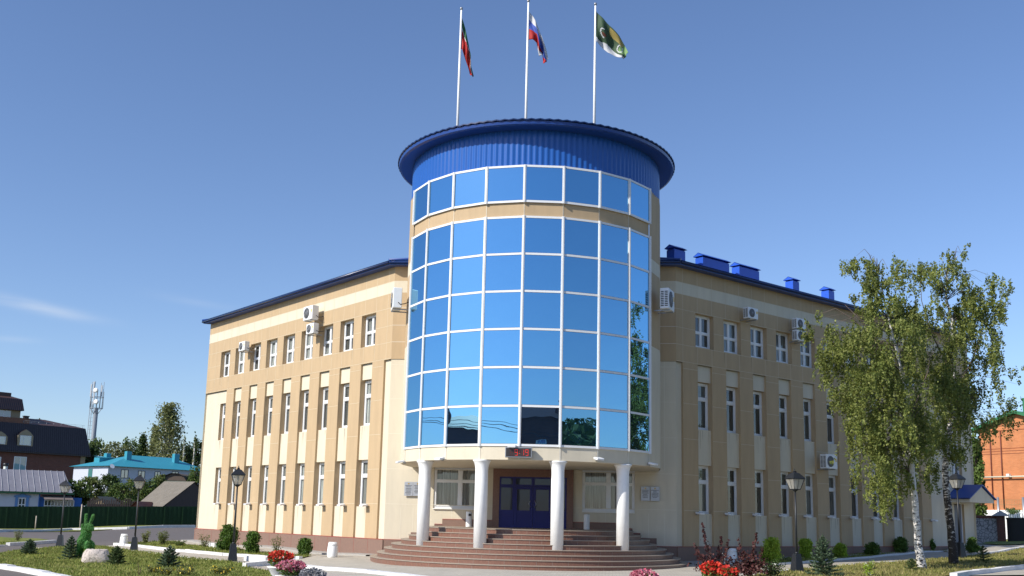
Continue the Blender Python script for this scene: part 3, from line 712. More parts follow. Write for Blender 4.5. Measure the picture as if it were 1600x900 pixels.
rows = [(zg[k], zg[k+1]) for k in range(6)]+[(ZT2, ZT1)]
for ri, (z0, z1) in enumerate(rows):
    for i in range(-4, 4):
        a, c = tp(i, RT, 0), tp(i+1, RT, 0); d = (c-a); w = d.length; ang = math.atan2(d.y, d.x)
        b = MB(); b.box(.05, w-.05, .0, .02, .045, z1-z0-.045); g = b.build('glass_pane', M['towerglass'], gz)
        g.location = (a.x, a.y, z0); g.rotation_euler = (random.uniform(-.006, .006), 0, ang+random.uniform(-.008, .008))
b = MB()
def mull(p, q_, r_, dep=.05): pass
for i in range(-4, 5):
    for z0, z1 in ((ZG6-.045, ZG0+.045), (ZT2-.045, ZT1+.03)):
        a = tp(i, RT+.02, 0); nn = a.normalized(); t = Vector((-nn.y, nn.x, 0)); w = .047
        T = Matrix(((t.x, nn.x, 0, a.x), (t.y, nn.y, 0, a.y), (0, 0, 1, 0), (0, 0, 0, 1)))
        b.box(-w, w, -.09, .012, z0, z1, T=T); b.box(-w*.45, w*.45, .012, .03, z0, z1, T=T)
for z in zg+[ZT2, ZT1]:
    hh = .036
    for i in range(-4, 4):
        a, c = tp(i, RT, 0), tp(i+1, RT, 0); d = (c-a); w = d.length; ang = math.atan2(d.y, d.x)
        T = Matrix.Translation((a.x, a.y, z)) @ Matrix.Rotation(ang, 4, 'Z')
        b.box(.05, w-.05, -.016, .03, -hh, hh, T=T)
b.build('mullions', M['white'], gz)
# corrugated drum
b = MB(); NC = 150; pts = []; n = NC*8
for k in range(n+0):
    a = 2*PI*k/n; rr = 4.688+.013*math.sin(2*PI*k/8); pts.append((rr*math.cos(a), rr*math.sin(a)))
b.v = [(x, y, ZT1-.02) for x, y in pts]+[(x, y, 14.58) for x, y in pts]
for k in range(n): b.f.append((k, (k+1) % n, n+(k+1) % n, n+k)); b.m.append(0); b.sm.append(True)
b.build('tower_drum', mat('drum_metal', (.017, .098, .38), .22, var=.03, scale=1), bld)
b = MB(); RR = 5.23; n = 96
def circ(r, z, n=96): return [Vector((r*math.cos(2*PI*i/n), r*math.sin(2*PI*i/n), z)) for i in range(n)]
c0 = circ(4.6, 14.53); c1 = circ(RR-.1, 14.53); c2 = circ(RR-.02, 14.56); c3 = circ(RR, 14.66)
for A, B in ((c0, c1), (c1, c2), (c2, c3)):
    for i in range(n): b.face([A[i], A[(i+1) % n], B[(i+1) % n], B[i]], 0, True)
b.build('tower_eaves', M['bluefascia'], bld)
b = MB(); NW = 110; n = NW*4; top = Vector((0, 0, 16.1))
def rp_(i, r, z): a = 2*PI*i/n; return Vector((r*math.cos(a), r*math.sin(a), z+.015*math.sin(2*PI*i/4)*(r/RR)))
for r0_, r1_, z0, z1 in ((RR+.045, 3.5, 14.72, 15.15), (3.5, 1.2, 15.15, 15.74), (1.2, .02, 15.74, 16.05)):
    for i in range(n): b.face([rp_(i, r0_, z0), rp_(i+1, r0_, z0), rp_(i+1, r1_, z1), rp_(i, r1_, z1)], 0, False)
for i in range(n): b.face([rp_(i, RR+.045, 14.68), rp_(i+1, RR+.045, 14.68), rp_(i+1, RR+.045, 14.72), rp_(i, RR+.045, 14.72)], 0)
for i in range(n): b.face([rp_(i, RR-.1, 14.66), rp_(i+1, RR-.1, 14.66), rp_(i+1, RR+.045, 14.68), rp_(i, RR+.045, 14.68)], 0)
b.build('tower_roof', M['bluedark'], bld)
# ---- entrance: steps, columns, portal, door
RS = [5.9, 5.6, 5.3, 5.0, 4.62, 4.32, 4.02, 3.75]
b = MB()
for j, r in enumerate(RS):
    z1 = .15*(j+1); z0 = z1-.15 if j else -.5
    a0 = math.asin(1.6/r) if r > 1.6 else 0
    n = 64; arc = [(-PI-a0)+(PI+2*a0)*k/n for k in range(n+1)]
    kx = 1-.045*max(0, (r-4.3)/1.6); P1 = [Vector((r*kx*math.cos(a), r*math.sin(a), 0)) for a in arc]
    for k in range(n):
        p, q_ = P1[k], P1[k+1]
        b.face([(p.x, p.y, z0), (q_.x, q_.y, z0), (q_.x, q_.y, z1-.022), (p.x, p.y, z1-.022)], 0)
        s = (r+.025)/r
        b.face([(p.x*s, p.y*s, z1-.022), (q_.x*s, q_.y*s, z1-.022), (q_.x*s, q_.y*s, z1), (p.x*s, p.y*s, z1)], 1)
        b.face([(p.x, p.y, z1-.022), (q_.x, q_.y, z1-.022), (q_.x*s, q_.y*s, z1-.022), (p.x*s, p.y*s, z1-.022)], 1)
        rn = (RS[j+1]-.01)/r if j < 7 else 0
        if j < 7: b.face([(p.x*s, p.y*s, z1), (q_.x*s, q_.y*s, z1), (q_.x*rn, q_.y*rn, z1), (p.x*rn, p.y*rn, z1)], 1)
        else: b.face([(p.x*s, p.y*s, z1), (q_.x*s, q_.y*s, z1), (q_.x, 1.63, z1), (p.x, 1.63, z1)], 1)
b.build('entrance_steps', [M['granite'], M['granite_tread']], bld)
b = MB()                                                 # darker rubber mats / seams laid over the middle of the flight
for j, r in enumerate(RS):
    z1 = .15*(j+1)
    for k in range(26):
        a = -PI/2-1.15+2.3*k/25+.011*j*((-1)**j); rr = r+.003; kx = 1-.045*max(0, (r-4.3)/1.6); p = Vector((rr*kx*math.cos(a), rr*math.sin(a), 0)); t = Vector((-p.y, p.x, 0)).normalized()*.004
        b.face([p-t+Vector((0,0,z1-.15)), p+t+Vector((0,0,z1-.15)), p+t+Vector((0,0,z1-.036)), p-t+Vector((0,0,z1-.036))])
b.build('step_joints', mat('step_grout', (.32, .25, .21), .8), bld)
for i in (-3, -1, 1, 3):
    c = tp(i, 4.50, 0); b = MB(); zb = .42
    b.lathe([(.21, zb), (.21, 2.7), (.208, 3.05), (.216, 3.17), (.235, 3.26), (.265, 3.34), (.295, 3.37), (.295, 3.405)], (c.x, c.y, 0), 40)
    b.build('column', M['whitepaint'], bld)
b = MB(); yF = 1.65
b.box(-1.53, -1.28, 1.56, 1.66, 1.2, 3.42); b.box(1.28, 1.53, 1.56, 1.66, 1.2, 3.42); b.box(-1.28, 1.28, 1.56, 1.66, 3.42-.31, 3.42)
b.build('portal', M['granite'], bld)
door = MB(); y0, y1 = 1.58, 1.64
t = .06
def fr(x0, x1, z0, z1, tt=t, yy0=y0, yy1=y1):
    door.box(x0, x0+tt, yy0, yy1, z0, z1); door.box(x1-tt, x1, yy0, yy1, z0, z1); door.box(x0+tt, x1-tt, yy0, yy1, z0, z0+tt); door.box(x0+tt, x1-tt, yy0, yy1, z1-tt, z1)
ztr = 2.76
for x0, x1 in ((-1.28, -.72), (.72, 1.28)):
    fr(x0, x1, 1.2, ztr); fr(x0, x1, ztr, 3.11); door.box(x0+t, x1-t, y0+.01, y1, 1.26, 1.86)
for x0, x1 in ((-.72, 0), (0, .72)): fr(x0, x1, ztr, 3.11)
dof = door.build('entrance_frame', M['bluedoor'], bld)
gb = MB()
for x0, x1, z0, z1 in ((-1.22, -.78, 1.86, ztr-.06), (.78, 1.22, 1.86, ztr-.06), (-1.22, -.78, ztr+.06, 3.05), (.78, 1.22, ztr+.06, 3.05), (-.66, -.06, ztr+.06, 3.05), (.06, .66, ztr+.06, 3.05)):
    gb.face([(x0, 1.6, z0), (x1, 1.6, z0), (x1, 1.6, z1), (x0, 1.6, z1)])
M['doorglass'] = glassmat('door_glass', (.45, .5, .6), (.010, .016, .04), .02, .06); M['doorglass'].node_tree.nodes['Principled BSDF'].inputs['Specular IOR Level'].default_value = .08
gb.build('glass', M['doorglass'], dof)
for sgn in (-1, 1):
    door = MB(); x0, x1 = (-.715, -.005) if sgn < 0 else (.005, .715)
    fr(x0, x1, 1.21, ztr-.005, .11, 1.57, 1.63); door.box(x0+.11, x1-.11, 1.585, 1.62, 1.32, 1.85)
    dd = door.build('entrance_door', M['bluedoor'], bld)
    g = MB(); g.face([(x0+.11, 1.6, 1.85), (x1-.11, 1.6, 1.85), (x1-.11, 1.6, ztr-.12), (x0+.11, 1.6, ztr-.12)]); g.build('glass', M['doorglass'], dd)
    h = MB(); hx = sgn*.09; h.tube([(hx, 1.57, 1.95), (hx+sgn*.0, 1.50, 1.98), (hx+sgn*.05, 1.50, 2.1), (hx, 1.50, 2.22), (hx, 1.57, 2.25)], .014, 6); h.build('handle', M['grey'], dd)

# ------------------------------------------------------------------ floodlights, air conditioners, signs on the building
def flood_proto(label, group):
    e = empty('floodlight', (0,0,0), 0, label, 'wall lamp', group)
    b = MB(); b.box(-.13, .13, -.30, -.04, -.035, .035); o = b.build('lamp_head', M['white'], e, bevel=.015)
    b = MB(); b.face([(-.11, -.28, -.037), (.11, -.28, -.037), (.11, -.07, -.037), (-.11, -.07, -.037)]); b.build('lens', M['glass'], o)
    b = MB(); b.box(-.02, .02, -.06, .03, -.09, -.02); b.build('bracket', M['grey'], e)
    return e
fl = flood_proto('small white floodlight on a pilaster of the sunlit left wing at sill height', 'floodlights on the left wing'); first = True
for i in range(9):
    o = fl if i == 0 else copy_tree(fl)
    o.location = TL(.52+1.733*i+.72, .03, 1.94); o.rotation_euler = (R(8), 0, R(-45))
fr_ = None
for i in range(11):
    o = copy_tree(fl); o['label'] = 'small white floodlight on a pilaster of the shaded right wing at sill height'; o['group'] = 'floodlights on the right wing'
    o.location = TR(.39+1.733*i+.70, .03, 1.92); o.rotation_euler = (R(8), 0, R(45))
for i, z, lb in ((-3.9, 3.44, 'floodlight at the far left end of the cream ring under the glass tower'), (-2.05, 3.47, 'floodlight on the cream ring between the first and second white columns'), (1.95, 3.55, 'floodlight on the cream ring between the third and fourth white columns'), (3.9, 3.52, 'floodlight at the right end of the cream ring above the right plaques'), (-.15, 3.87, 'small floodlight above the red digital clock')):
    o = copy_tree(fl); o['label'] = lb
    if 'group' in o: del o['group']
    o.location = tp(i, RT+(.02 if abs(i) > .2 else .03), z); o.rotation_euler = (R(12), 0, A0_+i*DA+PI/2)

def ac_proto(w, h, dp):
    e = empty('air_conditioner', (0,0,0))
    b = MB(); b.box(-w/2, w/2, -dp, 0, 0, h); body = b.build('body', M['white'], e, bevel=.02)
    b = MB(); cx = -w*.12 if w > .6 else -w*.08; r = h*.38
    T = Matrix.Translation((cx, -dp-.004, h*.5)) @ Matrix.Rotation(PI/2, 4, 'X')
    b.lathe([(r, 0), (r, .012)], (0,0,0), 28, T=T, m=0)
    for k in range(1, 6):
        rr = r*k/6
        b.tube([T @ Vector((rr*math.cos(a), rr*math.sin(a), .018)) for a in [2*PI*j/28 for j in range(29)]], .0035, 4, m=1, cap=False)
    for k in range(8): a = PI*k/8; b.tube([T @ Vector((r*math.cos(a), r*math.sin(a), .02)), T @ Vector((-r*math.cos(a), -r*math.sin(a), .02))], .0035, 4, m=1)
    b.build('fan_grille', [mat('fan_dark', (.10, .10, .105), .6), M['grey']], body)
    b = MB()
    for k in range(9): z = h*.12+k*h*.085; b.box(-w/2-.004, -w/2-.001, -dp*.9, -dp*.55, z, z+h*.045); b.box(-w/2-.004, -w/2-.001, -dp*.45, -dp*.12, z, z+h*.045)
    b.build('side_vent', M['dark'], body)
    b = MB(); b.box(w*.32, w*.43, -dp-.004, -dp-.001, h*.5, h*.72); b.build('energy_label', M['yellow'], body)
    b = MB()
    for x in (-w*.3, w*.3): b.box(x-.015, x+.015, -dp, .25, -.04, -.005)
    b.build('bracket', M['grey'], e)
    b = MB(); b.tube([(w/2-.02, -dp*.4, h*.25), (w/2+.05, -dp*.4, h*.25), (w/2+.07, -dp*.2, h*.15), (w/2+.05, .1, h*.2), (w/2+.03, .24, h*.3)], .014, 6); b.build('hose', M['dark'], e)
    return e
acb = ac_proto(.82, .62, .32); acs = ac_proto(.66, .46, .26)
def place_ac(o, T, s, z, rz, label, off=.24): o.location = T(s, off, z); o.rotation_euler = (0, 0, rz); tag(o, label, 'air conditioner', 'air conditioners on the facades')
place_ac(acb, TL, 6.05, 9.93, R(-45), 'large white air conditioner on the cream band, upper one of the left-wing pair')
place_ac(acs, TL, 5.9, 9.3, R(-45), 'white air conditioner hanging below the larger one on the left wing')
place_ac(copy_tree(acs), TL, 12.75, 9.3, R(-45), 'lone white air conditioner near the far left end of the left wing')
place_ac(copy_tree(acs), TR, 4.15, 9.8, R(45), 'white air conditioner between the second and third top windows of the right wing')
place_ac(copy_tree(acs), TR, 7.47, 9.82, R(45), 'white air conditioner of the right wing, upper one of the stacked pair')
place_ac(copy_tree(acs), TR, 7.47, 9.30, R(45), 'white air conditioner of the right wing, lower one of the stacked pair')
o = copy_tree(acb); place_ac(o, TR, 9.35, 3.95, R(45), 'white air conditioner low on the right wing above a ground-floor window')
for sg, lb in ((-1, 'tall white air conditioner on the left side of the round tower, seen from its side'), (1, 'white air conditioner on the right side of the round tower, slatted side visible')):
    o = copy_tree(acb); a = A0_+sg*4.55*DA; rr = RT+.22
    o.location = (rr*math.cos(a), rr*math.sin(a), 8.95); o.rotation_euler = (0, 0, a+PI/2); o.scale = (1.0, 1.0, 1.2)
    tag(o, lb, 'air conditioner', 'air conditioners on the facades')

# digital clock
a = A0_-.05*DA; ce = empty('digital_clock', (0, -4.80, 3.47), 0, 'dark digital clock showing 9:19 in red digits above the entrance', 'clock')
b = MB(); b.box(-.43, .43, -.12, .06, 0, .33); b.build('case', M['grey'], ce, bevel=.01)
b = MB(); b.box(-.40, .40, -.126, -.121, .03, .30); b.build('display', mat('display_face', (.035, .03, .03), .3), ce)
SEG = {'9': 'abcdfg', '1': 'bc', '8o': ''}
def digit(b, boff, x, z, w, h, on):
    t = .018; y0, y1 = -.131, -.127
    S = {'a': (x, x+w, z+h-t, z+h), 'd': (x, x+w, z, z+t), 'g': (x, x+w, z+h/2-t/2, z+h/2+t/2), 'f': (x, x+t, z+h/2, z+h), 'b': (x+w-t, x+w, z+h/2, z+h), 'e': (x, x+t, z, z+h/2), 'c': (x+w-t, x+w, z, z+h/2)}
    for k, (x0, x1, z0, z1) in S.items():
        (b if k in on else boff).box(x0+.003, x1-.003, y0, y1, z0+.002, z1-.002)
on, of = MB(), MB()
for x, ch in ((-.27, ''), (-.12, 'abcdfg'), (.08, 'bc'), (.22, 'abcdfg')): digit(on, of, x, .06, .1, .2, ch)
for z in (.12, .19): on.box(.025, .045, -.131, -.127, z, z+.02)
on.build('digits', emit('led_red', (.75, .025, .015), .3), ce); of.build('unlit_digits', mat('led_off', (.11, .012, .01), .5), ce)

def plaque(x, label, lines):
    e = empty('name_plaque', (x, 1.62, 2.31), 0, label, 'plaque')
    b = MB(); b.box(-.165, .165, -.03, .0, 0, .53); p = b.build('plate', M['silver'], e, bevel=.004)
    b = MB(); b.lathe([(.03, 0), (.03, .006)], (0, -.03, .46), 12, T=Matrix.Rotation(PI/2, 4, 'X')); b.build('emblem', M['gold'], p)
    b = MB(); z = .38
    for w in lines:
        x0 = -w/2
        while x0 < w/2-.01:
            l = random.uniform(.012, .03); b.box(x0, min(x0+l, w/2), -.034, -.031, z, z+.022); x0 += l+.006
        z -= .052 if random.random() < .8 else .065
    b.build('lettering', M['text'], p)
for x, w_, ln in ((-4.79, 'outer one left of the entrance', (.26, .2, .22, .22, .18, .24, .16)), (-4.45, 'inner one left of the entrance, beside the first column', (.26, .2, .22, .2, .24, .2)), (4.23, 'inner one right of the entrance', (.28, .24, .26, .16, .2, .18)), (4.59, 'outer one right of the entrance', (.28, .12, .26, .26, .26, .16))):
    plaque(x, 'silver plaque with gold emblem, '+w_, ln)

# bins at the door
def ashbin(x, y, slot, label):
    e = empty('ashtray_bin', (x, y, 1.2), 0, label, 'bin')
    b = MB(); b.lathe([(.105, 0), (.11, .02), (.11, .53), (.1, .56)], (0,0,0), 24); b.build('body', M['whitepaint'], e)
    if slot: b = MB(); b.box(.0, .1, -.118, -.08, .40, .48); b.build('opening', M['dark'], e)
    b = MB(); b.lathe([(.08, .562), (.08, .57)], (0,0,0), 16); b.build('lid', M['grey'], e)
ashbin(-2.28, .55, True, 'slim white ashtray bin with dark slot left of the blue doors')
ashbin(2.06, .9, False, 'slim plain white bin right of the blue doors')
def barrel(px, py, label, h=None):
    p = gp(px, py); e = empty('litter_bin', p, 0, label, 'bin', 'white barrel litter bins')
    b = MB(); b.lathe([(.13, -.02), (.17, .02), (.185, .07), (.195, .2), (.175, .42), (.16, .46), (.168, .465), (.168, .5), (.158, .505), (.15, .56), (.14, .565)], (0,0,0), 24); b.build('body', M['whitepaint'], e)
    b = MB(); b.lathe([(.172, .415), (.172, .43)], (0,0,0), 24); b.lathe([(.166, .475), (.166, .485)], (0,0,0), 24); b.build('band', mat('green_band', (.12, .3, .25), .6), e)
barrel(519, 871.5, 'white barrel-shaped litter bin on the paving left of the steps'); barrel(193, 852.5, 'white barrel-shaped litter bin beside the footpath on the far left'); barrel(1144, 881, 'white barrel-shaped litter bin behind the purple-leaved shrubs')

# ------------------------------------------------------------------ flagpoles and flags
def pole(px_b, py_b, px_t, py_t, Y, label):
    def onY(px, py): D = ray(px, py); t = (Y-CAM.y)/D.y; return CAM+D*t
    bt = onY(px_b, py_b); tpt = onY(px_t, py_t); x = (bt.x+tpt.x)/2
    e = empty('flagpole', (x, Y, 14.9), 0, label, 'flagpole', 'flagpoles on the tower roof')
    zt = tpt.z-14.9; b = MB(); b.tube([(0, 0, 0), (0, 0, zt*.5), (0, 0, zt)], [.055, .048, .032], 12); b.build('pole', M['whitepaint'], e)
    b = MB(); b.lathe([(.01, zt), (.05, zt+.03), (.06, zt+.07), (.045, zt+.11), (.01, zt+.13)], (0,0,0), 14); b.build('finial', M['grey'], e)
    return e, zt, onY
def flag(e, onY, Y, topc, botc, fnmat, mats, label, ncol=40, nrow=24, fold=.1, ph=0):
    b = MB(); org = Vector(e.location)
    def lerp(c, t):
        t *= len(c)-1; i = min(int(t), len(c)-2); f = t-i; return (c[i][0]*(1-f)+c[i+1][0]*f, c[i][1]*(1-f)+c[i+1][1]*f)
    G = []
    for i in range(ncol+1):
        u = i/ncol; a, c = lerp(topc, u), lerp(botc, u); A, C = onY(*a)-org, onY(*c)-org; col_ = []
        for j in range(nrow+1):
            v = j/nrow; q_ = A.lerp(C, v); amp = fold*min(1, u*3)
            q_.y += amp*math.sin(7*u+3.2*v+ph)+amp*.6*math.sin(15*u-5*v+ph)+.25*u; q_.x += .02*math.sin(9*u+8*v)*min(1, u*4)
            col_.append(q_)
        G.append(col_)
    vi = [[k*(nrow+1)+j for j in range(nrow+1)] for k in range(ncol+1)]
    b.v = [tuple(p) for c in G for p in c]
    for i in range(ncol):
        for j in range(nrow):
            b.f.append((vi[i][j], vi[i+1][j], vi[i+1][j+1], vi[i][j+1])); b.m.append(fnmat((i+.5)/ncol, (j+.5)/nrow)); b.sm.append(True)
    o = b.build('flag', mats, e); o['label'] = label
    md = o.modifiers.new('s', 'SOLIDIFY'); md.thickness = .006
    return o
def cloth(n, c): 
    m, nt, bs = newmat(n); bs.inputs['Base Color'].default_value = (*c, 1); bs.inputs['Roughness'].default_value = .7
    tr = nt.nodes.new('ShaderNodeBsdfTranslucent'); tr.inputs[0].default_value = (*c, 1); ms = nt.nodes.new('ShaderNodeMixShader'); ms.inputs[0].default_value = .3
    nt.links.new(bs.outputs[0], ms.inputs[1]); nt.links.new(tr.outputs[0], ms.inputs[2]); nt.links.new(ms.outputs[0], nt.nodes['Material Output'].inputs[0]); return m
cw, cb_, crd, cg = cloth('cloth_white', (.72, .72, .74)), cloth('cloth_blue', (.09, .16, .55)), cloth('cloth_red', (.55, .035, .03)), cloth('cloth_green', (.03, .16, .06))
cdg, cy, clg, cgr, cbr = cloth('cloth_dark_green', (.06, .115, .06)), cloth('cloth_yellow', (.48, .38, .12)), cloth('cloth_light_green', (.25, .42, .16)), cloth('cloth_grey', (.42, .46, .52)), cloth('cloth_brown', (.16, .05, .03))
Y = -1.2
e, zt, oy = pole(716, 194, 720, 16, Y, 'left flagpole on the tower with a limp green, white and red flag')
flag(e, oy, Y, [(720.5, 24), (724, 36), (728, 50), (732, 66), (735.5, 84), (734, 100), (738, 113)], [(720, 76), (722.5, 77), (724.5, 82), (727, 92), (729.5, 102), (732, 110), (735, 115)], lambda u, v: 0 if v < .30-.14*u else (1 if v < .37-.14*u else 2), [cg, cw, crd], 'limp flag with green, white and red stripes', fold=.09)
e, zt, oy = pole(823, 181, 824.5, 4, Y, 'middle flagpole on the tower with a white, blue and red flag')
flag(e, oy, Y, [(825.5, 16), (832, 24), (838, 35), (844, 48), (848, 60), (852, 72), (855.5, 85)], [(825, 62), (832, 62), (839, 64), (842, 84), (846, 82), (848, 96), (851, 98)], lambda u, v: 0 if v < .28 or (u > .42 and u < .70 and v > .80-.0*u) else (1 if v < .62 else 2), [cw, cb_, crd], 'limp flag with white, blue and red stripes', fold=.12, ph=1)
e, zt, oy = pole(931, 191, 928, 9, Y, 'right flagpole on the tower with a green and white flag with a yellow figure')
def fm(u, v):
    if v > .80+.09*math.sin(9*u): return 4
    d = math.hypot((u-.33)/.11, (v-.52)/.17)
    if .75 < d < 1.0 and u < .34: return 4
    if d < .55 and v > .5: return 5
    if abs(v-.18) < .13 and .45 < u < .80: return 1
    if .80 < math.hypot((u-.77)/.08, (v-.5)/.22) < 1.05: return 4
    if u > .74 and v < .75: return 2
    return 0
flag(e, oy, Y, [(930, 16), (937, 24), (946, 33), (957, 42), (968, 53), (976, 65), (981.5, 78)], [(930, 64), (934, 66), (941, 70), (950, 80), (960, 85), (969, 88), (975, 89)], fm, [cdg, cy, clg, crd, cw, cbr], 'green flag with white lower edge and a yellow and brown emblem', ncol=70, nrow=44, fold=.10, ph=2)

# ------------------------------------------------------------------ street lamps
def lamp_proto():
    e = empty('street_lamp', (0,0,0))
    b = MB(); h = .62
    def sq(r, z): return [Vector((sx*r, sy*r, z)) for sx, sy in ((-1,-1),(1,-1),(1,1),(-1,1))]
    def loft(rs, m=0):
        L_ = [sq(r, z) for r, z in rs]
        for A, B in zip(L_[:-1], L_[1:]):
            for i in range(4): b.face([A[i], A[(i+1) % 4], B[(i+1) % 4], B[i]], m)
        b.face(L_[-1], m)
    loft([(.17, -.1), (.165, .04), (.10, h), (.09, h+.01)]); b.build('base', M['black'], e, bevel=.008)
    b = MB(); b.tube([(0,0,h-.02), (0,0,1.6), (0,0,2.72)], [.042, .036, .03], 14); b.lathe([(.05, h), (.06, h+.03), (.042, h+.07)], (0,0,0), 14); b.lathe([(.03, 2.68), (.05, 2.70), (.09, 2.73), (.10, 2.76)], (0,0,0), 14); b.build('pole', M['black'], e)
    b = MB(); z0, z1, r0, r1 = 2.77, 3.12, .125, .225
    A, B = sq(r0, z0), sq(r1, z1)
    for i in range(4):
        b.tube([A[i], B[i]], .011, 6); b.tube([A[i], A[(i+1) % 4]], .012, 6); b.tube([B[i], B[(i+1) % 4]], .014, 6)
        m0 = (A[i]+A[(i+1) % 4])/2; m1 = (B[i]+B[(i+1) % 4])/2; b.tube([m0, m1], .006, 4)
    loft([(r0, 2.755), (r0, 2.765)]); fo = b.build('lantern_frame', M['black'], e)
    b = MB(); s = .96
    A, B = sq(r0*s, z0), sq(r1*s, z1)
    for i in range(4): b.face([A[i], A[(i+1) % 4], B[(i+1) % 4], B[i]])
    gm_, nt, bs = newmat('frosted_lantern'); bs.inputs['Base Color'].default_value = (.62, .60, .54, 1); bs.inputs['Roughness'].default_value = .3
    tr = nt.nodes.new('ShaderNodeBsdfTranslucent'); tr.inputs[0].default_value = (.8, .78, .70, 1); ts = nt.nodes.new('ShaderNodeBsdfTransparent'); m1 = nt.nodes.new('ShaderNodeMixShader'); m2 = nt.nodes.new('ShaderNodeMixShader')
    m1.inputs[0].default_value = .45; m2.inputs[0].default_value = .35
    nt.links.new(bs.outputs[0], m1.inputs[1]); nt.links.new(tr.outputs[0], m1.inputs[2]); nt.links.new(m1.outputs[0], m2.inputs[1]); nt.links.new(ts.outputs[0], m2.inputs[2]); nt.links.new(m2.outputs[0], nt.nodes['Material Output'].inputs[0])
    b.build('lantern_glass', gm_, fo)
    b = MB(); b.lathe([(.02, 2.78), (.03, 2.9), (.045, 2.96), (.05, 3.02), (.035, 3.08), (.01, 3.1)], (0,0,0), 12); b.build('bulb', M['whitepaint'], fo)
    b = MB(); loft([(.25, 3.125), (.245, 3.145), (.19, 3.22), (.11, 3.31), (.05, 3.335), (.045, 3.36), (.055, 3.37)]); b.face(sq(.25, 3.124))
    b.lathe([(.02, 3.37), (.045, 3.385), (.02, 3.40), (.012, 3.43), (.02, 3.44), (.004, 3.47)], (0,0,0), 10); b.build('lantern_roof', M['black'], e)
    return e
lp = lamp_proto(); k = 0
for px, py, ht, lb in ((93, 856.5, 106, 'black street lamp at the far left beside the green animal sculpture'), (209, 862.5, 121, 'black street lamp beside the white bin at the footpath'), (363, 878, 148, 'black street lamp in front of the round shrub by the left wing'), (1245.5, 896, 161, 'black street lamp in front of the right wing beside the young spruce'), (1501, 873.5, 136, 'black street lamp behind the second birch near the side porch')):
    o = lp if k == 0 else copy_tree(lp); k += 1; p = gp(px, py); s = ht*pxm(p)/3.45; s = min(max(s, .93), 1.07)
    o.location = (p.x, p.y, p.z+.02); o.scale = (s, s, s); o.rotation_euler = (0, 0, R(8+5*k)); tag(o, lb, 'street lamp', 'black lantern street lamps')
    print('LAMP', k, tuple(round(v, 1) for v in p), round(s, 2), ht*pxm(p))

# ------------------------------------------------------------------ plants
def rand_dirs(n, flat=1.0):
    v = rng.normal(size=(n, 3)); v[:, 2] *= flat; return v/np.linalg.norm(v, axis=1)[:, None]
def leaves(name, C, size, m, parent, aspect=.6, up=0.0, sj=.35):
    n = len(C); d = rand_dirs(n); d[:, 2] += up; d /= np.linalg.norm(d, axis=1)[:, None]
    e = np.cross(d, rand_dirs(n)); e /= np.linalg.norm(e, axis=1)[:, None]+1e-9
    s = size*rng.uniform(1-sj, 1+sj, n)[:, None]
    return quadmesh(name, np.asarray(C), d*s*.5, e*s*.5*aspect, m, parent)
LM = {'birch': leafmat('birch_leaf', (.12, .17, .04), (.32, .34, .095), .42),
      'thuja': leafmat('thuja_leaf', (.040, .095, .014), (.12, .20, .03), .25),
      'thuja_bright': leafmat('thuja_bright_leaf', (.22, .36, .03), (.45, .58, .07), .35),  # golden leaf tone, lightened further to stand in for sun mirrored off the tower
      'spruce': leafmat('spruce_needles', (.045, .085, .03), (.12, .17, .06), .15),
      'spruce_blue': leafmat('spruce_needles_blue', (.055, .10, .055), (.15, .21, .12), .15),
      'dark': leafmat('dark_leaf', (.03, .06, .016), (.085, .13, .035), .2),
      'mid': leafmat('mid_leaf', (.055, .105, .02), (.14, .19, .045), .25),
      'olive': leafmat('olive_leaf', (.11, .135, .045), (.25, .26, .10), .3),
      'purple': leafmat('purple_leaf', (.045, .014, .016), (.13, .045, .04), .2),
      'shrub': leafmat('shrub_leaf', (.08, .12, .03), (.18, .20, .06), .3),
      'silver': leafmat('silver_leaf', (.16, .17, .18), (.36, .36, .38), .2)}
M['wood'] = mat('bark', (.09, .065, .045), .9, var=.2, scale=8, bump=.4)
M['twig'] = mat('twig', (.12, .07, .045), .9, var=.2, scale=8)
def birchbark(p0=.37, p1=.43):
    m, nt, b = newmat('birch_bark'); L = nt.links; N = nt.nodes.new
    tc = N('ShaderNodeTexCoord'); mp = N('ShaderNodeMapping'); mp.inputs['Scale'].default_value = (3.5, 3.5, 9); L.new(tc.outputs['Object'], mp.inputs[0])
    nz = N('ShaderNodeTexNoise'); nz.inputs['Scale'].default_value = 1.6; nz.inputs['Detail'].default_value = 7; nz.inputs['Roughness'].default_value = .75; L.new(mp.outputs[0], nz.inputs[0])
    sp = N('ShaderNodeSeparateXYZ'); L.new(tc.outputs['Object'], sp.inputs[0]); mr = N('ShaderNodeMapRange'); mr.inputs[1].default_value = 0; mr.inputs[2].default_value = 4.0; mr.inputs[3].default_value = -.10; mr.inputs[4].default_value = .05; L.new(sp.outputs[2], mr.inputs[0])
    ad = N('ShaderNodeMath'); L.new(nz.outputs[0], ad.inputs[0]); L.new(mr.outputs[0], ad.inputs[1])
    rp = N('ShaderNodeValToRGB'); rp.color_ramp.elements[0].position = p0; rp.color_ramp.elements[0].color = (.035, .028, .025, 1); rp.color_ramp.elements[1].position = p1; rp.color_ramp.elements[1].color = (.74, .71, .69, 1)
    L.new(ad.outputs[0], rp.inputs[0]); L.new(rp.outputs[0], b.inputs['Base Color']); b.inputs['Roughness'].default_value = .8
    bp = N('ShaderNodeBump'); bp.inputs['Strength'].default_value = .5; L.new(nz.outputs[0], bp.inputs['Height']); L.new(bp.outputs[0], b.inputs['Normal']); return m
M['birch'] = birchbark(); M['birch_dark'] = birchbark(.50, .58); M['bough'] = mat('bough', (.13, .10, .085), .85, var=.3, scale=6)

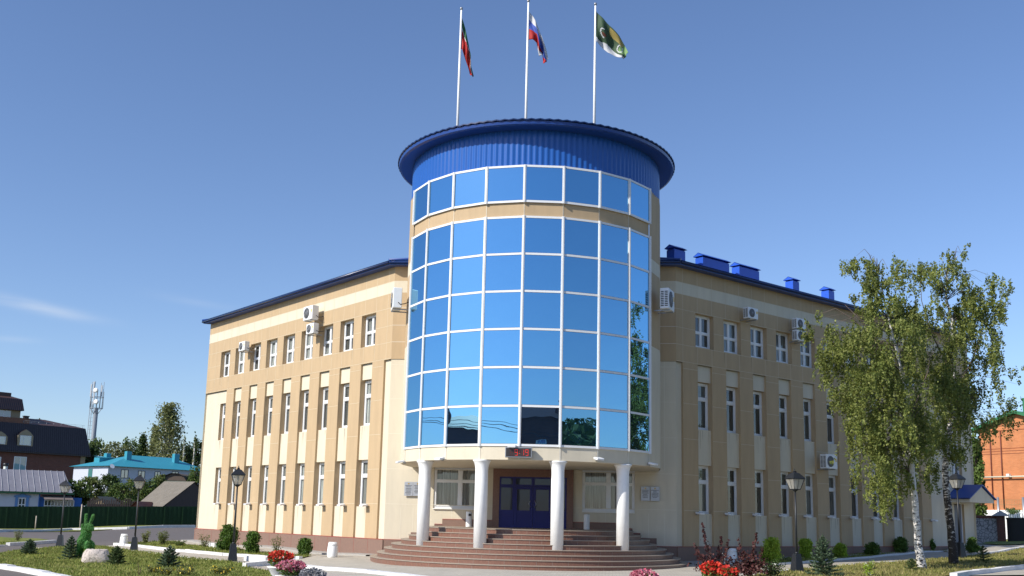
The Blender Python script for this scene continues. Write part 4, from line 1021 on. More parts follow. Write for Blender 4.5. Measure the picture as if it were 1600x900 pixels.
def thuja(px, py, wpx, hpx, m, label, n=3600, name='thuja_shrub', lean=0):
    p = gp(px, py); k = pxm(p); W, H = wpx*k, hpx*k
    e = empty(name, p, random.uniform(0, 6), label, 'shrub', 'thuja shrubs by the building')
    nc = 42; th = rng.uniform(0, 2*PI, nc); hh = rng.uniform(.10, .88, nc); rr = np.sqrt(rng.uniform(0, 1, nc))*np.sin(PI*np.clip(hh*.74+.20, 0, 1))**.9*(1-hh*.25)*W*.46
    C = []
    per = int(n*1.35)//nc
    for i in range(nc):
        c = np.array([rr[i]*math.cos(th[i]), rr[i]*math.sin(th[i]), hh[i]*H])
        s = rng.normal(0, 1, (per, 3))*np.array([W*.075, W*.075, H*.085]); s[:, 2] += rng.exponential(H*.02, per); C.append(c+s)
    C.append(np.stack([rng.normal(0, W*.04, 160), rng.normal(0, W*.04, 160), H*(.78+.24*rng.uniform(0, 1, 160))], 1))
    C = np.concatenate(C); C = C[(C[:, 2] > .04) & (C[:, 2] < H*1.02)]
    leaves('foliage', C, .085, m, e, .42, up=1.1)
    b = MB(); b.tube([(0,0,-.05), (0,0,H*.25), (.02,0,H*.6)], [.04, .03, .01], 6)
    for i in range(5): a = i*1.3; b.tube([(0,0,.03), (math.cos(a)*W*.15, math.sin(a)*W*.15, H*.3)], [.02, .006], 5)
    b.build('trunk', M['wood'], e); return e
thuja(355, 862, 36, 41, LM['thuja'], 'dense dark green thuja shrub behind the lamp by the left wing', 6000)
thuja(394, 865.5, 29, 34, LM['thuja'], 'green thuja shrub with two tips beside the lamp by the left wing', 4200)
thuja(476, 869, 24, 27, LM['thuja'], 'small green thuja shrub left of the white bin by the steps', 3200)
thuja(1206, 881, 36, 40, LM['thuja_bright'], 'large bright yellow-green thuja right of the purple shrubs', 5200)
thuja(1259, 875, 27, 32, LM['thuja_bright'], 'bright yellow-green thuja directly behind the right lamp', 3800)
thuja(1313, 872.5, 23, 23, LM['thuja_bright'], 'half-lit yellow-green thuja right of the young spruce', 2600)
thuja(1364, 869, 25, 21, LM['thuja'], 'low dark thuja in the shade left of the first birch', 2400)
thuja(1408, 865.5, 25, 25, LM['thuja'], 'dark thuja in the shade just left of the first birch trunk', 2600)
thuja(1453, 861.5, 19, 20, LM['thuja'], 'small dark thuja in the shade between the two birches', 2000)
thuja(1520, 858, 23, 25, LM['thuja'], 'dark round thuja beside the side porch at the building end', 2600)

def spruce(px, py, wpx, hpx, m, label, whorls=9, sparse=False):
    p = gp(px, py); k = pxm(p); W, H = wpx*k, hpx*k
    e = empty('young_spruce', p, random.uniform(0, 6), label, 'spruce', 'young spruces on the lawns')
    b = MB(); b.tube([(0,0,-.05), (0,0,H*.5), (0,0,H*.97)], [.03, .018, .006], 6); C = []; A = []
    for w in range(whorls):
        t = w/(whorls-1); z = H*(.06+.84*t); L_ = W*.5*(1-t)**.75*random.uniform(.85, 1.1)+.05; nb = 8 if not sparse else 5
        if t > .85: nb = 4
        for j in range(nb):
            a = 2*PI*j/nb+w*.7+random.uniform(-.25, .25); l = L_*random.uniform(.7, 1.12); rise = .10+.55*t
            d = np.array([math.cos(a), math.sin(a), 0]); q_ = [np.array([0, 0, z])+d*l*s+np.array([0, 0, l*(rise*s*s+.02)]) for s in (0, .35, .7, 1)]
            b.tube([tuple(v) for v in q_], [.008, .006, .004, .002], 4)
            nn = int(40+l*260 if not sparse else 25+l*110)
            s = rng.uniform(.08, 1.02, nn)**.8; pts = np.stack([np.interp(s, (0, .35, .7, 1), [v[i] for v in q_]) for i in range(3)], 1)
            side = np.array([-d[1], d[0], 0]); sp_ = (rng.uniform(-1, 1, nn)*l*.24*(1-s*.6))[:, None]*side; pts = pts+sp_; pts[:, 2] += rng.normal(0, .012, nn)-np.abs(sp_).sum(1)*.2
            C.append(pts); dd = d[None]*.8+np.sign(sp_)*.5+rng.normal(0, .35, (nn, 3)); dd[:, 2] += .25; A.append(dd/np.linalg.norm(dd, axis=1)[:, None])
    nn = 70; C.append(np.stack([rng.normal(0, .008, nn), rng.normal(0, .008, nn), rng.uniform(.85, 1, nn)*H], 1)); dd = rng.normal(0, .6, (nn, 3)); dd[:, 2] = 1; A.append(dd/np.linalg.norm(dd, axis=1)[:, None])
    C = np.concatenate(C); A = np.concatenate(A); n = len(C); e2 = np.cross(A, rand_dirs(n)); e2 /= np.linalg.norm(e2, axis=1)[:, None]
    s = rng.uniform(.028, .05, n)[:, None]; quadmesh('needles', C, A*s, e2*s*.22, m, e)
    b.build('trunk', M['wood'], e); return e
spruce(45, 868, 27, 25, LM['spruce_blue'], 'low young spruce at the left edge in front of the lawn kerb')
spruce(109, 876, 31, 38, LM['spruce_blue'], 'young bluish spruce just left of the green animal sculpture')
spruce(181, 884.5, 29, 31, LM['spruce'], 'young dark spruce touching the right side of the white boulder')
spruce(263, 888, 37, 35, LM['spruce_blue'], 'young spruce between two lamps behind yellow flowering shrubs')
spruce(1287, 902, 50, 66, LM['spruce_blue'], 'tall young spruce right of the right-hand lamp', 12)
spruce(1537, 881, 26, 28, LM['spruce'], 'thin young spruce in the shade right of the second birch', 7, True)
spruce(1425, 893.5, 28, 20, LM['spruce'], 'tiny sparse spruce at the foot of the first birch', 6, True)

def bush(px, py, wpx, hpx, m, label, n=900, leaf=.06, stems=9, name='shrub', tall=1.0, flower=None, group=None, depth=None, stemm=None, cat='shrub', wob=.5):
    p = gp(px, py) if depth is None else Vector(P(px, py, depth)); k = pxm(p); W, H = wpx*k, hpx*k
    e = empty(name, p, random.uniform(0, 6), label, cat, group)
    b = MB(); C = []
    for i in range(stems):
        a = 2*PI*i/stems+random.uniform(-.4, .4); l = random.uniform(.35, .55)*W; hh = H*random.uniform(.6, 1.0)*(1 if i else 1)
        pts = [np.array([0, 0, -.03]), np.array([math.cos(a)*l*.35, math.sin(a)*l*.35, hh*.45]), np.array([math.cos(a)*l*.8, math.sin(a)*l*.8, hh])]
        b.tube([tuple(v) for v in pts], [.012, .008, .003], 5)
        nn = n//stems; s = rng.uniform(.25, 1.03, nn); q_ = np.stack([np.interp(s, (0, .5, 1), [v[j] for v in pts]) for j in range(3)], 1)
        q_ += rng.normal(0, 1, (nn, 3))*np.array([W*.10, W*.10, H*.06])*wob*2; C.append(q_)
    C = np.concatenate(C); C = C[C[:, 2] > .02]
    leaves('foliage', C, leaf, m, e, .6); b.build('stems', stemm or M['twig'], e)
    if flower:
        fm_, nf, fs = flower; idx = rng.choice(len(C), min(nf, len(C)), replace=False); Fp = C[idx]; o = Fp-Fp.mean(0); Fp = Fp+o*.12
        leaves('flowers', Fp, fs, fm_, e, .9)
    return e
bush(227, 849.5, 13, 20, LM['olive'], 'brownish green bush behind the lamp and the white bin', 900, .06)
bush(253, 852.5, 18, 23, LM['shrub'], 'small leafy bush between the lamp and the left building corner', 900, .06)
bush(281, 854.5, 20, 10, LM['mid'], 'low rounded bush near the left building corner', 700, .05)
bush(319, 857.5, 20, 22, LM['shrub'], 'sparse light green bush at the left building corner', 480, .05, 7)
bush(432, 868, 22, 34, LM['shrub'], 'thin wispy shrub behind the red flowers', 420, .05, 6)
bush(27, 847, 17, 20, LM['olive'], 'sparse twiggy bush on the small grass island at the left edge', 420, .06, 7)
fy = leafmat('yellow_flower', (.75, .52, .03), (.85, .70, .10), .2); frd = leafmat('red_flower', (.50, .015, .012), (.75, .08, .04), .25); fpk = leafmat('pink_flower', (.50, .07, .13), (.78, .38, .44), .25); fwh = leafmat('white_flower', (.7, .68, .5), (.85, .82, .72), .2)
bush(238, 899, 18, 14, LM['olive'], 'yellow flowering shrub, leftmost of the low row at the bottom edge', 700, .045, 8, flower=(fy, 55, .05), group='low yellow flowering shrubs')
bush(258, 903, 24, 16, LM['olive'], 'yellow flowering shrub in the middle of the low row under the spruce', 900, .045, 8, flower=(fy, 60, .05), group='low yellow flowering shrubs')
bush(288, 903, 32, 18, LM['olive'], 'yellow flowering shrub, rightmost and broadest of the low row', 1000, .045, 9, flower=(fy, 70, .05), group='low yellow flowering shrubs')
bush(345, 902, 34, 18, LM['shrub'], 'yellow flowering shrub in front of the lamp by the left wing', 1000, .045, 9, flower=(fy, 90, .05), group='low yellow flowering shrubs')
bush(217, 903, 8, 24, LM['olive'], 'bare brown twiggy sapling at the bottom edge of the left lawn', 40, .04, 4)
bush(1358, 902, 18, 26, LM['thuja_bright'], 'small rose bush with pale flowers left of the first birch', 420, .05, 7, flower=(fwh, 26, .06))
bush(1205, 904, 42, 30, LM['dark'], 'grey-green bush below the large bright thuja', 1400, .05, 10)
bush(1228, 878, 10, 6, LM['mid'], 'tiny patch of pale blossoms between two thujas', 200, .04, 5, flower=(fwh, 25, .04), cat='flowers')
# purple shrubs with long shoots
def purple(px, py, shoots, wpx, label, n=1500):
    p = gp(px, py); k = pxm(p); e = empty('purple_shrub', p, 0, label, 'shrub', 'purple-leaved shrubs at the right')
    b = MB(); C = []
    for tx, ty in shoots:
        t = P(tx, ty, dist(p))-Vector(p)
        t.y += random.uniform(-.4, .4); pts = [np.array([0, 0, 0]), np.array([t.x*.45, t.y*.5, t.z*.4]), np.array([t.x*.85, t.y*.8, t.z*.72]), np.array([t.x, t.y, t.z])]
        b.tube([tuple(v) for v in pts], [.014, .01, .006, .003], 5); nn = int(abs(t.z)*95)
        s = rng.uniform(.12, 1, nn); q_ = np.stack([np.interp(s, (0, .4, .75, 1), [v[j] for v in pts]) for j in range(3)], 1); q_ += rng.normal(0, 1, (nn, 3))*(.07*(1.25-s))[:, None]*np.array([1, 1, .6]); C.append(q_)
    W = wpx*k; nn = n; q_ = rng.normal(0, 1, (nn, 3))*np.array([W*.24, W*.2, .2]); q_[:, 2] = np.abs(q_[:, 2])+.18; C.append(q_)
    leaves('foliage', np.concatenate(C), .075, LM['purple'], e, .75); b.build('stems', M['twig'], e)
purple(1118, 903, [(1098, 818), (1084, 848), (1090, 862), (1129, 839), (1137, 842), (1124, 858), (1108, 858), (1101, 872), (1140, 868)], 60, 'purple-leaved shrub with one very tall shoot, left of the white bin', 420)
purple(1168, 905, [(1155, 841), (1183, 833), (1160, 858), (1176, 853), (1190, 856), (1150, 872), (1196, 872), (1168, 864)], 62, 'purple-leaved shrub in front of the white bin, right of the taller one', 700)

def planter(px, py, label, fmat, fw, fh, leafm=LM['mid'], nf=500, nl=700, h=.42):
    p = gp(px, py); k = pxm(p); W, H = fw*k, fh*k; e = empty('flower_planter', p, 0, label, 'planter', 'white urns with flowers')
    b = MB(); b.lathe([(.16, 0), (.17, .04), (.09, .10), (.10, .14), (.20, .24), (.27, h-.04), (.30, h-.02), (.30, h), (.25, h)], (0,0,0), 28); b.build('urn', M['whitepaint'], e)
    C = rng.normal(0, 1, (nl, 3)); C /= np.linalg.norm(C, axis=1)[:, None]; C *= rng.uniform(.3, 1, nl)[:, None]**.5; C = C*np.array([W/2, W/2, H/2])+np.array([0, 0, h+H*.40])
    leaves('foliage', C, .06, leafm, e, .6)
    D_ = rng.normal(0, 1, (nf, 3)); D_ /= np.linalg.norm(D_, axis=1)[:, None]; D_[:, 2] = D_[:, 2]*.7+.3; D_ *= rng.uniform(.8, 1.1, nf)[:, None]; D_ = D_*np.array([W/2, W/2, H/2])+np.array([0, 0, h+H*.45])
    if fmat: leaves('flowers', D_, .062, fmat, e, .9)
planter(436, 914, 'white urn planter full of red flowers, rear one of the left group', frd, 40, 25, nf=420)
planter(452, 934, 'white urn planter full of pink flowers in front of the red ones', fpk, 44, 25, nf=520)
planter(487, 944, 'white urn planter with silver-grey foliage at the bottom edge', None, 44, 22, LM['silver'])
planter(1006, 950, 'white urn planter with pink flowers just peeping in below the steps', fpk, 40, 24, nf=420)
planter(1113, 940, 'white urn planter with bright red flowers beside the purple shrubs', frd, 34, 30, nf=420)
planter(1138, 944, 'white urn planter with red and pink blooms at the foot of the purple shrubs', frd, 34, 26, nf=200)
b = MB(); p = gp(1133, 898); e = tag(b.tube([(0,0,0), (0,0,.55), (-.03,0,.62), (-.08,0,.63)], .016, 8).build('water_tap', M['grey']), 'thin bent grey pipe standing among the red flowers', 'pipe'); e.location = p

# boulder and sculpture
def boulder(px, py, wpx, hpx):
    p = gp(px, py); k = pxm(p); bm = bmesh.new(); bmesh.ops.create_icosphere(bm, subdivisions=4, radius=1)
    from mathutils import noise
    for v in bm.verts:
        c = v.co.copy(); n1 = noise.noise(c*1.1+Vector((3, 1, 7))); n2 = noise.noise(c*3.5); n3 = noise.cell(c*2.2)
        v.co = c*(1+.22*n1+.06*n2); v.co.z = min(v.co.z, .8+.1*n2); v.co.x *= wpx*k/2*1.05; v.co.y *= wpx*k/2*.8; v.co.z *= hpx*k*.62; v.co.z += hpx*k*.36
    me = bpy.data.meshes.new('boulder'); bm.to_mesh(me); bm.free()
    m, nt, bs = newmat('boulder_stone'); L = nt.links; tc = nt.nodes.new('ShaderNodeTexCoord'); nz = nt.nodes.new('ShaderNodeTexNoise'); nz.inputs['Scale'].default_value = 14; nz.inputs['Detail'].default_value = 8; nz.inputs['Roughness'].default_value = .8; L.new(tc.outputs['Object'], nz.inputs[0])
    rp = nt.nodes.new('ShaderNodeValToRGB'); rp.color_ramp.elements[0].position = .36; rp.color_ramp.elements[0].color = (.16, .12, .10, 1); rp.color_ramp.elements[1].position = .5; rp.color_ramp.elements[1].color = (.62, .54, .49, 1); L.new(nz.outputs[0], rp.inputs[0]); L.new(rp.outputs[0], bs.inputs['Base Color']); bs.inputs['Roughness'].default_value = .9
    bp = nt.nodes.new('ShaderNodeBump'); bp.inputs['Strength'].default_value = .8; bp.inputs['Distance'].default_value = .05; L.new(nz.outputs[0], bp.inputs['Height']); L.new(bp.outputs[0], bs.inputs['Normal'])
    me.materials.append(m); o = bpy.data.objects.new('boulder', me); col.objects.link(o); o.location = p; tag(o, 'large pale pinkish-white boulder in front of the green animal sculpture', 'boulder')
boulder(150, 882, 42, 27)
def sculpture():
    p = gp(128, 876); e = empty('topiary_animal', p, 0, 'bright green grass-covered animal sculpture with two upright ears behind the boulder', 'sculpture')
    ch = [([(-.25,0,.0),(-.24,.02,.2),(-.20,.02,.42),(-.10,.02,.68)], [.055,.06,.075,.12]), ([(-.10,.02,.68),(.03,0,.80),(.10,-.02,.98),(.07,-.03,1.14),(.14,-.06,1.22),(.25,-.1,1.20),(.34,-.13,1.15)], [.15,.20,.17,.13,.14,.12,.07]),
          ([(-.10,.02,.68),(.05,.1,.62),(.22,.1,.55)], [.14,.19,.16]), ([(.22,.1,.55),(.30,.12,.35),(.29,.1,.16),(.3,.08,.0)], [.12,.085,.06,.055]), ([(.2,-.12,.62),(.26,-.16,.32),(.24,-.15,0)], [.11,.06,.05]), ([(-.14,.22,.55),(-.18,.22,.3),(-.2,.22,0)], [.09,.06,.05]), ([(-.08,.1,.7),(-.13,.2,.56)], [.12,.1]),
          ([(.05,-.03,1.22),(.03,-.02,1.42),(.0,0,1.66)], [.065,.055,.045]), ([(.17,-.02,1.28),(.22,0,1.46),(.27,.02,1.65)], [.05,.05,.05]), ([(-.07,.05,.82),(-.13,.06,1.0),(-.13,.06,1.28)], [.06,.04,.045])]
    mb = bpy.data.metaballs.new('tmp'); C = []; b = MB()
    for pts, rr in ch:
        L_ = [Vector(q_) for q_ in pts]; seg = []
        for a in range(len(L_)-1):
            for s in range(6): t = s/6; seg.append((L_[a].lerp(L_[a+1], t), rr[a]*(1-t)+rr[a+1]*t))
        seg.append((L_[-1], rr[-1]))
        for c, r_ in seg:
            nn = int(260*r_/.1)
            d = rand_dirs(nn); C.append(np.array(c)+d*r_*rng.uniform(.9, 1.08, nn)[:, None])
        b.tube([s[0] for s in seg], [s[1]*.95 for s in seg], 14)
        for c, r_ in (seg[0], seg[-1]): b.lathe([(.01, -r_*.94), (r_*.6, -r_*.74), (r_*.93, 0), (r_*.6, r_*.74), (.01, r_*.94)], c, 12)
    body = b.build('body', mat('sculpture_green', (.03, .16, .03), .9, var=.2, scale=20), e)
    rm = body.modifiers.new('r', 'REMESH'); rm.mode = 'VOXEL'; rm.voxel_size = .022; rm.use_smooth_shade = True
    leaves('turf', np.concatenate(C), .048, leafmat('sculpture_turf', (.10, .30, .08), (.27, .54, .19), .3), e, .4)
    bpy.data.metaballs.remove(mb)
sculpture()

# ------------------------------------------------------------------ birches
def birch(px, py, trunk, tw, limbs, blobs, nstr, label, dark=False, seed=1):
    g = np.random.default_rng(seed); p = gp(px, py); D0 = dist(p); k = pxm(p)
    e = empty('birch_tree', p, 0, label, 'tree', 'birches on the right lawn')
    W_ = lambda x, y, dd=0: P(x, y, D0+dd)-Vector(p)
    b = MB()
    Mb = M['birch'] if not dark else M['birch_dark']
    T_ = [W_(*q_) for q_ in trunk]; T_[0].z = min(T_[0].z, -.05)
    fine = []; rad = []
    for i in range(len(T_)-1):
        for s in range(4):
            t = s/4; fine.append(T_[i].lerp(T_[i+1], t)+Vector((g.normal(0, .012), g.normal(0, .012), 0))); rad.append(tw*k/2*(tw_at(i+t, len(T_)-1)))
    fine.append(T_[-1]); rad.append(.012)
    b.tube(fine, rad, 14); b.build('trunk', Mb, e)
    b = MB(); anchors = []
    for lm, r0_ in limbs:
        q_ = [W_(*v) for v in lm]; n = len(q_); b.tube(q_, [r0_*(1-.85*i/(n-1)) for i in range(n)], 7)
    # blobs: (cx,cy,rx,ry,depth offset,depth radius,density)
    C = []; A = []
    tot = sum(bl[2]*bl[3]*bl[6] for bl in blobs)
    for cx, cy, rx, ry, dd, dr, den in blobs:
        m_ = int(nstr*rx*ry*den/tot); cen = W_(cx, cy, dd)
        # a curved bough feeding the blob
        side = [np.array(cen)+np.array([g.normal(0, rx*k*.45), g.normal(0, dr*.4), ry*k*.25*g.normal(0, 1)]) for _ in range(max(3, m_//28))]
        tr_i = min(range(len(T_)), key=lambda i: abs(T_[i].z-(cen.z-.9))); tr_i = max(3, tr_i); base = T_[max(1, min(len(T_)-2, tr_i))]
        for s_ in side:
            base = base.lerp(T_[max(1, min(len(T_)-1, tr_i+1))], g.uniform(-.2, .9)); mid = base.lerp(Vector(s_), .55)+Vector((0, 0, .45)); b.tube([base, base.lerp(mid, .55)+Vector((0,0,.12)), mid, Vector(s_)], [.016, .011, .007, .003], 5)
        subs = []
        for _ in range(max(4, m_//9)):
            a = g.uniform(0, 2*PI); rr = math.sqrt(g.uniform(0, 1)); cz = g.uniform(-1, 1)
            subs.append(np.array(cen)+np.array([rx*k*rr*math.cos(a)*math.sqrt(max(0, 1-cz*cz*.6)), 2.0*dr*rr*math.sin(a), ry*k*cz]))
        for _ in range(m_):
            st = subs[g.integers(len(subs))]+g.normal(0, 1, 3)*np.array([.13, .13, .10])
            L_ = g.uniform(.25, 1.25)*min(1.3, ry*k*.9); nn = int(12+L_*28); s = g.uniform(0, 1, nn)**.85
            sway = g.normal(0, .12, 2); q_ = st[None]+np.stack([sway[0]*s*s*L_*1.5, sway[1]*s*s*L_*1.5, -s*L_], 1)+g.normal(0, .034, (nn, 3)); C.append(q_)
    C = np.concatenate(C); n = len(C); print('birch leaves', n)
    d = g.normal(size=(n, 3)); d[:, 2] -= .9; d /= np.linalg.norm(d, axis=1)[:, None]; e2 = np.cross(d, g.normal(size=(n, 3))); e2 /= np.linalg.norm(e2, axis=1)[:, None]
    s = g.uniform(.45, 1.45, n)[:, None]*.040; quadmesh('crown', C, d*s, e2*s*.68, LM['birch'], e)
    b.build('branches', M['bough'], e)
def tw_at(t, n): return (1.25-.35*min(t, 1)) if t < 1 else max(.12, .9*(1-(t-1)/(n-1))**.8)
birch(1441, 891, [(1441, 892), (1434, 840), (1430, 790), (1425, 740), (1420, 690), (1417, 640), (1410, 590), (1400, 545), (1390, 500), (1378, 455), (1366, 415)], 12,
      [([(1416, 640), (1400, 600), (1385, 560), (1360, 525), (1335, 500), (1305, 482), (1283, 490)], .045), ([(1410, 590), (1375, 540), (1345, 500), (1320, 476)], .035), ([(1420, 690), (1400, 665), (1375, 640), (1350, 625)], .035), ([(1418, 660), (1435, 620), (1450, 580), (1455, 540)], .04)],
      [(1345, 408, 22, 20, 0, .5, 1.0), (1375, 425, 24, 22, .3, .7, 1.1), (1357, 455, 24, 26, -.2, .6, 1.0), (1395, 455, 26, 26, .2, .7, 1.1), (1385, 500, 42, 32, 0, 1.0, 1.2), (1275, 508, 16, 16, -.4, .5, .9), (1310, 525, 34, 26, -.3, .9, 1.2), (1290, 552, 22, 32, -.2, .6, .9), (1345, 560, 42, 40, 0, 1.2, 1.2), (1400, 570, 40, 44, .2, 1.2, 1.1), (1325, 620, 30, 34, -.4, .8, 1.0), (1375, 640, 44, 44, 0, 1.2, 1.1), (1350, 690, 34, 38, -.3, .9, 1.1), (1400, 710, 36, 40, 0, 1.0, 1.0), (1378, 755, 22, 34, -.3, .7, .9), (1428, 700, 26, 40, .3, .8, .8), (1445, 640, 24, 40, .5, .8, .9), (1425, 500, 24, 30, .3, .7, .7), (1436, 750, 10, 16, .2, .4, .35)],
      2500, 'left birch on the lawn with a wide drooping crown reaching over the right wing', seed=3)
birch(1490, 884, [(1491, 885), (1486, 830), (1480, 780), (1477, 740), (1481, 690), (1489, 640), (1490, 590), (1489, 540), (1487, 500), (1478, 465), (1480, 430), (1496, 400)], 13,
      [([(1489, 640), (1500, 600), (1520, 560), (1535, 520), (1545, 480)], .04), ([(1490, 590), (1475, 560), (1455, 520), (1440, 470), (1438, 430)], .035), ([(1482, 680), (1500, 655), (1530, 640)], .03)],
      [(1437, 425, 20, 20, 0, .5, .8), (1465, 430, 24, 24, .2, .6, .9), (1490, 412, 20, 22, 0, .5, .7), (1500, 395, 10, 12, 0, .3, .6), (1480, 460, 34, 26, 0, .8, .9), (1550, 440, 24, 20, 0, .6, .7), (1535, 470, 34, 24, .1, .8, 1.0), (1548, 505, 26, 30, 0, .8, 1.0), (1505, 505, 30, 28, .2, .8, .8), (1445, 480, 20, 30, .2, .7, .7), (1465, 560, 36, 46, .2, 1.0, 1.0), (1520, 555, 30, 38, 0, .9, .8), (1555, 560, 20, 34, 0, .6, .5), (1470, 640, 34, 44, .1, 1.0, .8), (1520, 630, 32, 40, 0, .9, .9), (1562, 630, 20, 26, 0, .5, .30), (1585, 590, 12, 14, 0, .4, .35), (1585, 640, 12, 20, 0, .4, .35), (1530, 672, 26, 18, 0, .6, .45), (1492, 690, 26, 26, 0, .8, .6), (1458, 712, 24, 28, .2, .8, .7), (1555, 668, 14, 12, 0, .4, .25)],
      1750, 'right birch with a dark-patched trunk and a loose airy crown against the sky', dark=True, seed=5)

# ------------------------------------------------------------------ distant trees and bushes
def tree(px, pbase, ptop, wpx, depth, m, label, kind='round', n=4200, leaf=.42, trunkm=None, group='trees behind the houses'):
    wpx *= 1.18 if depth > 150 else 1; b0 = P(px, pbase, depth); t0 = P(px, ptop, depth); k = depth/F_PX; zg_ = tz(b0.x, b0.y); H = t0.z-zg_; W = wpx*k
    e = empty('tree', (b0.x, b0.y, zg_), 0, label, 'tree', group)
    nc = 90; C = []; b = MB(); hb = .12 if kind != 'birch' else .2
    for i in range(nc):
        h = hb+(1-hb)*rng.uniform(0, 1)**(.9); 
        if kind == 'cone': r_ = (1-h)**.8*.5+.02
        elif kind == 'birch': r_ = .56*(1.03-h)**1.0*(1 if h > .3 else .85)
        else: r_ = .5*math.sin(PI*min(.98, max(.15, (1-h)*.8+.12)))**.6
        a = rng.uniform(0, 2*PI); rr = math.sqrt(rng.uniform(0.05, 1))*r_*W*1.05
        c = np.array([rr*math.cos(a), rr*math.sin(a), h*H*.96]); s = np.array([W*.065, W*.065, H*.034*(1.6 if kind == 'birch' else 1)])
        C.append(c+rng.normal(0, 1, (n//nc, 3))*s); b.tube([(0, 0, h*H*.75), (c[0]*.6, c[1]*.6, h*H*.87), tuple(c)], [H*.006, H*.004, .01], 4)
    C = np.concatenate(C); C = C[(C[:, 2] < H*1.01) & (C[:, 2] > .2)]
    leaves('crown', C, leaf, m, e, .7); b.tube([(0,0,-.3), (0,0,H*.5), (0,0,H*.93)], [H*.014+.05, H*.009+.03, .02], 7); b.build('trunk', trunkm or M['wood'], e); return e
tree(150, 735, 682, 40, 205, LM['mid'], 'olive green tree behind the dark mansard house, left of the bunch', n=3600)
tree(178, 735, 690, 42, 200, LM['olive'], 'pale olive tree behind the left part of the teal roof', n=3600)
tree(200, 735, 683, 30, 215, LM['mid'], 'round tree behind the teal roof with an uneven top', n=3000)
tree(219, 735, 676, 34, 205, LM['dark'], 'dark spruce-like tree left of the tall birch', kind='cone', n=4200)
tree(238, 735, 664, 30, 208, LM['olive'], 'narrow pointed tree against the left side of the tall birch', kind='cone', n=3800)
tree(257, 740, 629, 84, 200, LM['olive'], 'tall loose birch rising far above the teal roof', kind='birch', n=8000, trunkm=M['birch'])
tree(288, 740, 690, 26, 205, LM['dark'], 'dark tree right of the tall birch behind the teal chimney', n=2600)
tree(305, 740, 686, 26, 210, LM['dark'], 'dark tree against the left corner of the office building', n=2800)
tree(136, 745, 692, 30, 190, LM['dark'], 'dark tree in the gap beside the mansard house', n=3000)
tree(120, 745, 700, 30, 192, LM['dark'], 'dark tree half hidden by the mansard roof', n=2400)
tree(54, 740, 655, 22, 190, LM['olive'], 'small pale tree top peeping above the mansard roof ridge', n=1500)
for px, t, w, lb in ((285, 680, 10, 'thin bare pale birch trunk behind the teal roof'), (301, 675, 10, 'second thin pale trunk close to the office corner')):
    tree(px, 735, t, w, 196, LM['olive'], lb, kind='birch', n=350, trunkm=M['birch'])
tree(1530, 800, 676, 20, 75, LM['mid'], 'leafy tree between the office end wall and the orange brick house', n=3600, leaf=.22, group='trees near the orange house')
tree(1516, 800, 700, 24, 78, LM['dark'], 'darker tree hidden behind the end of the office building', n=2000, leaf=.22, group='trees near the orange house')
bl = ['dense hedge bush left of the straw-coloured hut roof', 'leafy garden bush below the corner of the teal-roofed house', 'tall dark garden bush in front of the white house wall', 'leafy garden bush in the middle of the row behind the green fence', 'light green garden bush left of the second lamp', 'garden bush right behind the second lamp lantern', 'tall light bush leaning to the grey shed roof', 'bush above the shed next to the small arched shed', 'bush right of the arched shed by the office corner']
for (px, t, w, m_, d_), lb in zip(((118, 752, 34, 'mid', 112), (140, 748, 34, 'shrub', 122), (168, 742, 28, 'dark', 126), (190, 756, 38, 'mid', 120), (210, 750, 30, 'shrub', 124), (232, 752, 26, 'mid', 122), (246, 744, 22, 'shrub', 124), (262, 745, 22, 'mid', 134), (300, 732, 26, 'mid', 128)), bl):
    tree(px, 796, t-3, w*1.2, d_, LM[m_], lb, n=3200, leaf=.24, group='garden bushes behind the green fence')

# ------------------------------------------------------------------ background buildings
class Facade:
    def __init__(s, name, label, pA, dA, pB, dB, cat='house', z0=None):
        A = P(*pA, dA); B = P(*pB, dB); s.A = Vector((A.x, A.y, 0)); d = Vector((B.x-A.x, B.y-A.y, 0)); s.len = d.length; s.d = d.normalized(); s.rz = math.atan2(d.y, d.x)
        s.z0 = tz(A.x, A.y)-.3 if z0 is None else z0
        s.e = empty(name, (A.x, A.y, 0), s.rz, label, cat); s.n = Vector((-s.d.y, s.d.x, 0))
    def loc(s, px, py, back=0):
        D = ray(px, py); A = s.A+s.n*back; t = (A-Vector((CAM.x, CAM.y, 0))).dot(s.n)/Vector((D.x, D.y, 0)).dot(s.n); p = CAM+D*t
        return (p-s.A).dot(s.d), p.z
def simple_window(x0, x1, z0, z1, parent, framem, glassm=None, nx=2, t=.06, y=-.04, nz=1):
    f = MB(); f.box(x0, x0+t, y, .02, z0, z1); f.box(x1-t, x1, y, .02, z0, z1); f.box(x0+t, x1-t, y, .02, z0, z0+t); f.box(x0+t, x1-t, y, .02, z1-t, z1)
    for i in range(1, nx): xx = x0+(x1-x0)*i/nx; f.box(xx-t/2, xx+t/2, y+.005, .02, z0+t, z1-t)
    for i in range(1, nz): zz = z0+(z1-z0)*i/nz; f.box(x0+t, x1-t, y+.01, .02, zz-t/2, zz+t/2)
    o = f.build('window', framem, parent); g = MB(); g.face([(x0+t, -.012, z0+t), (x1-t, -.012, z0+t), (x1-t, -.012, z1-t), (x0+t, -.012, z1-t)]); g.build('pane', glassm or M['paneglass'], o); return o
M['paneglass'] = glassmat('far_window_glass', (.8, .85, .9), (.03, .035, .04), .03, .3)
M['paneglass_light'] = glassmat('far_window_curtained', (.8, .85, .9), (.2, .21, .22), .03, .15)
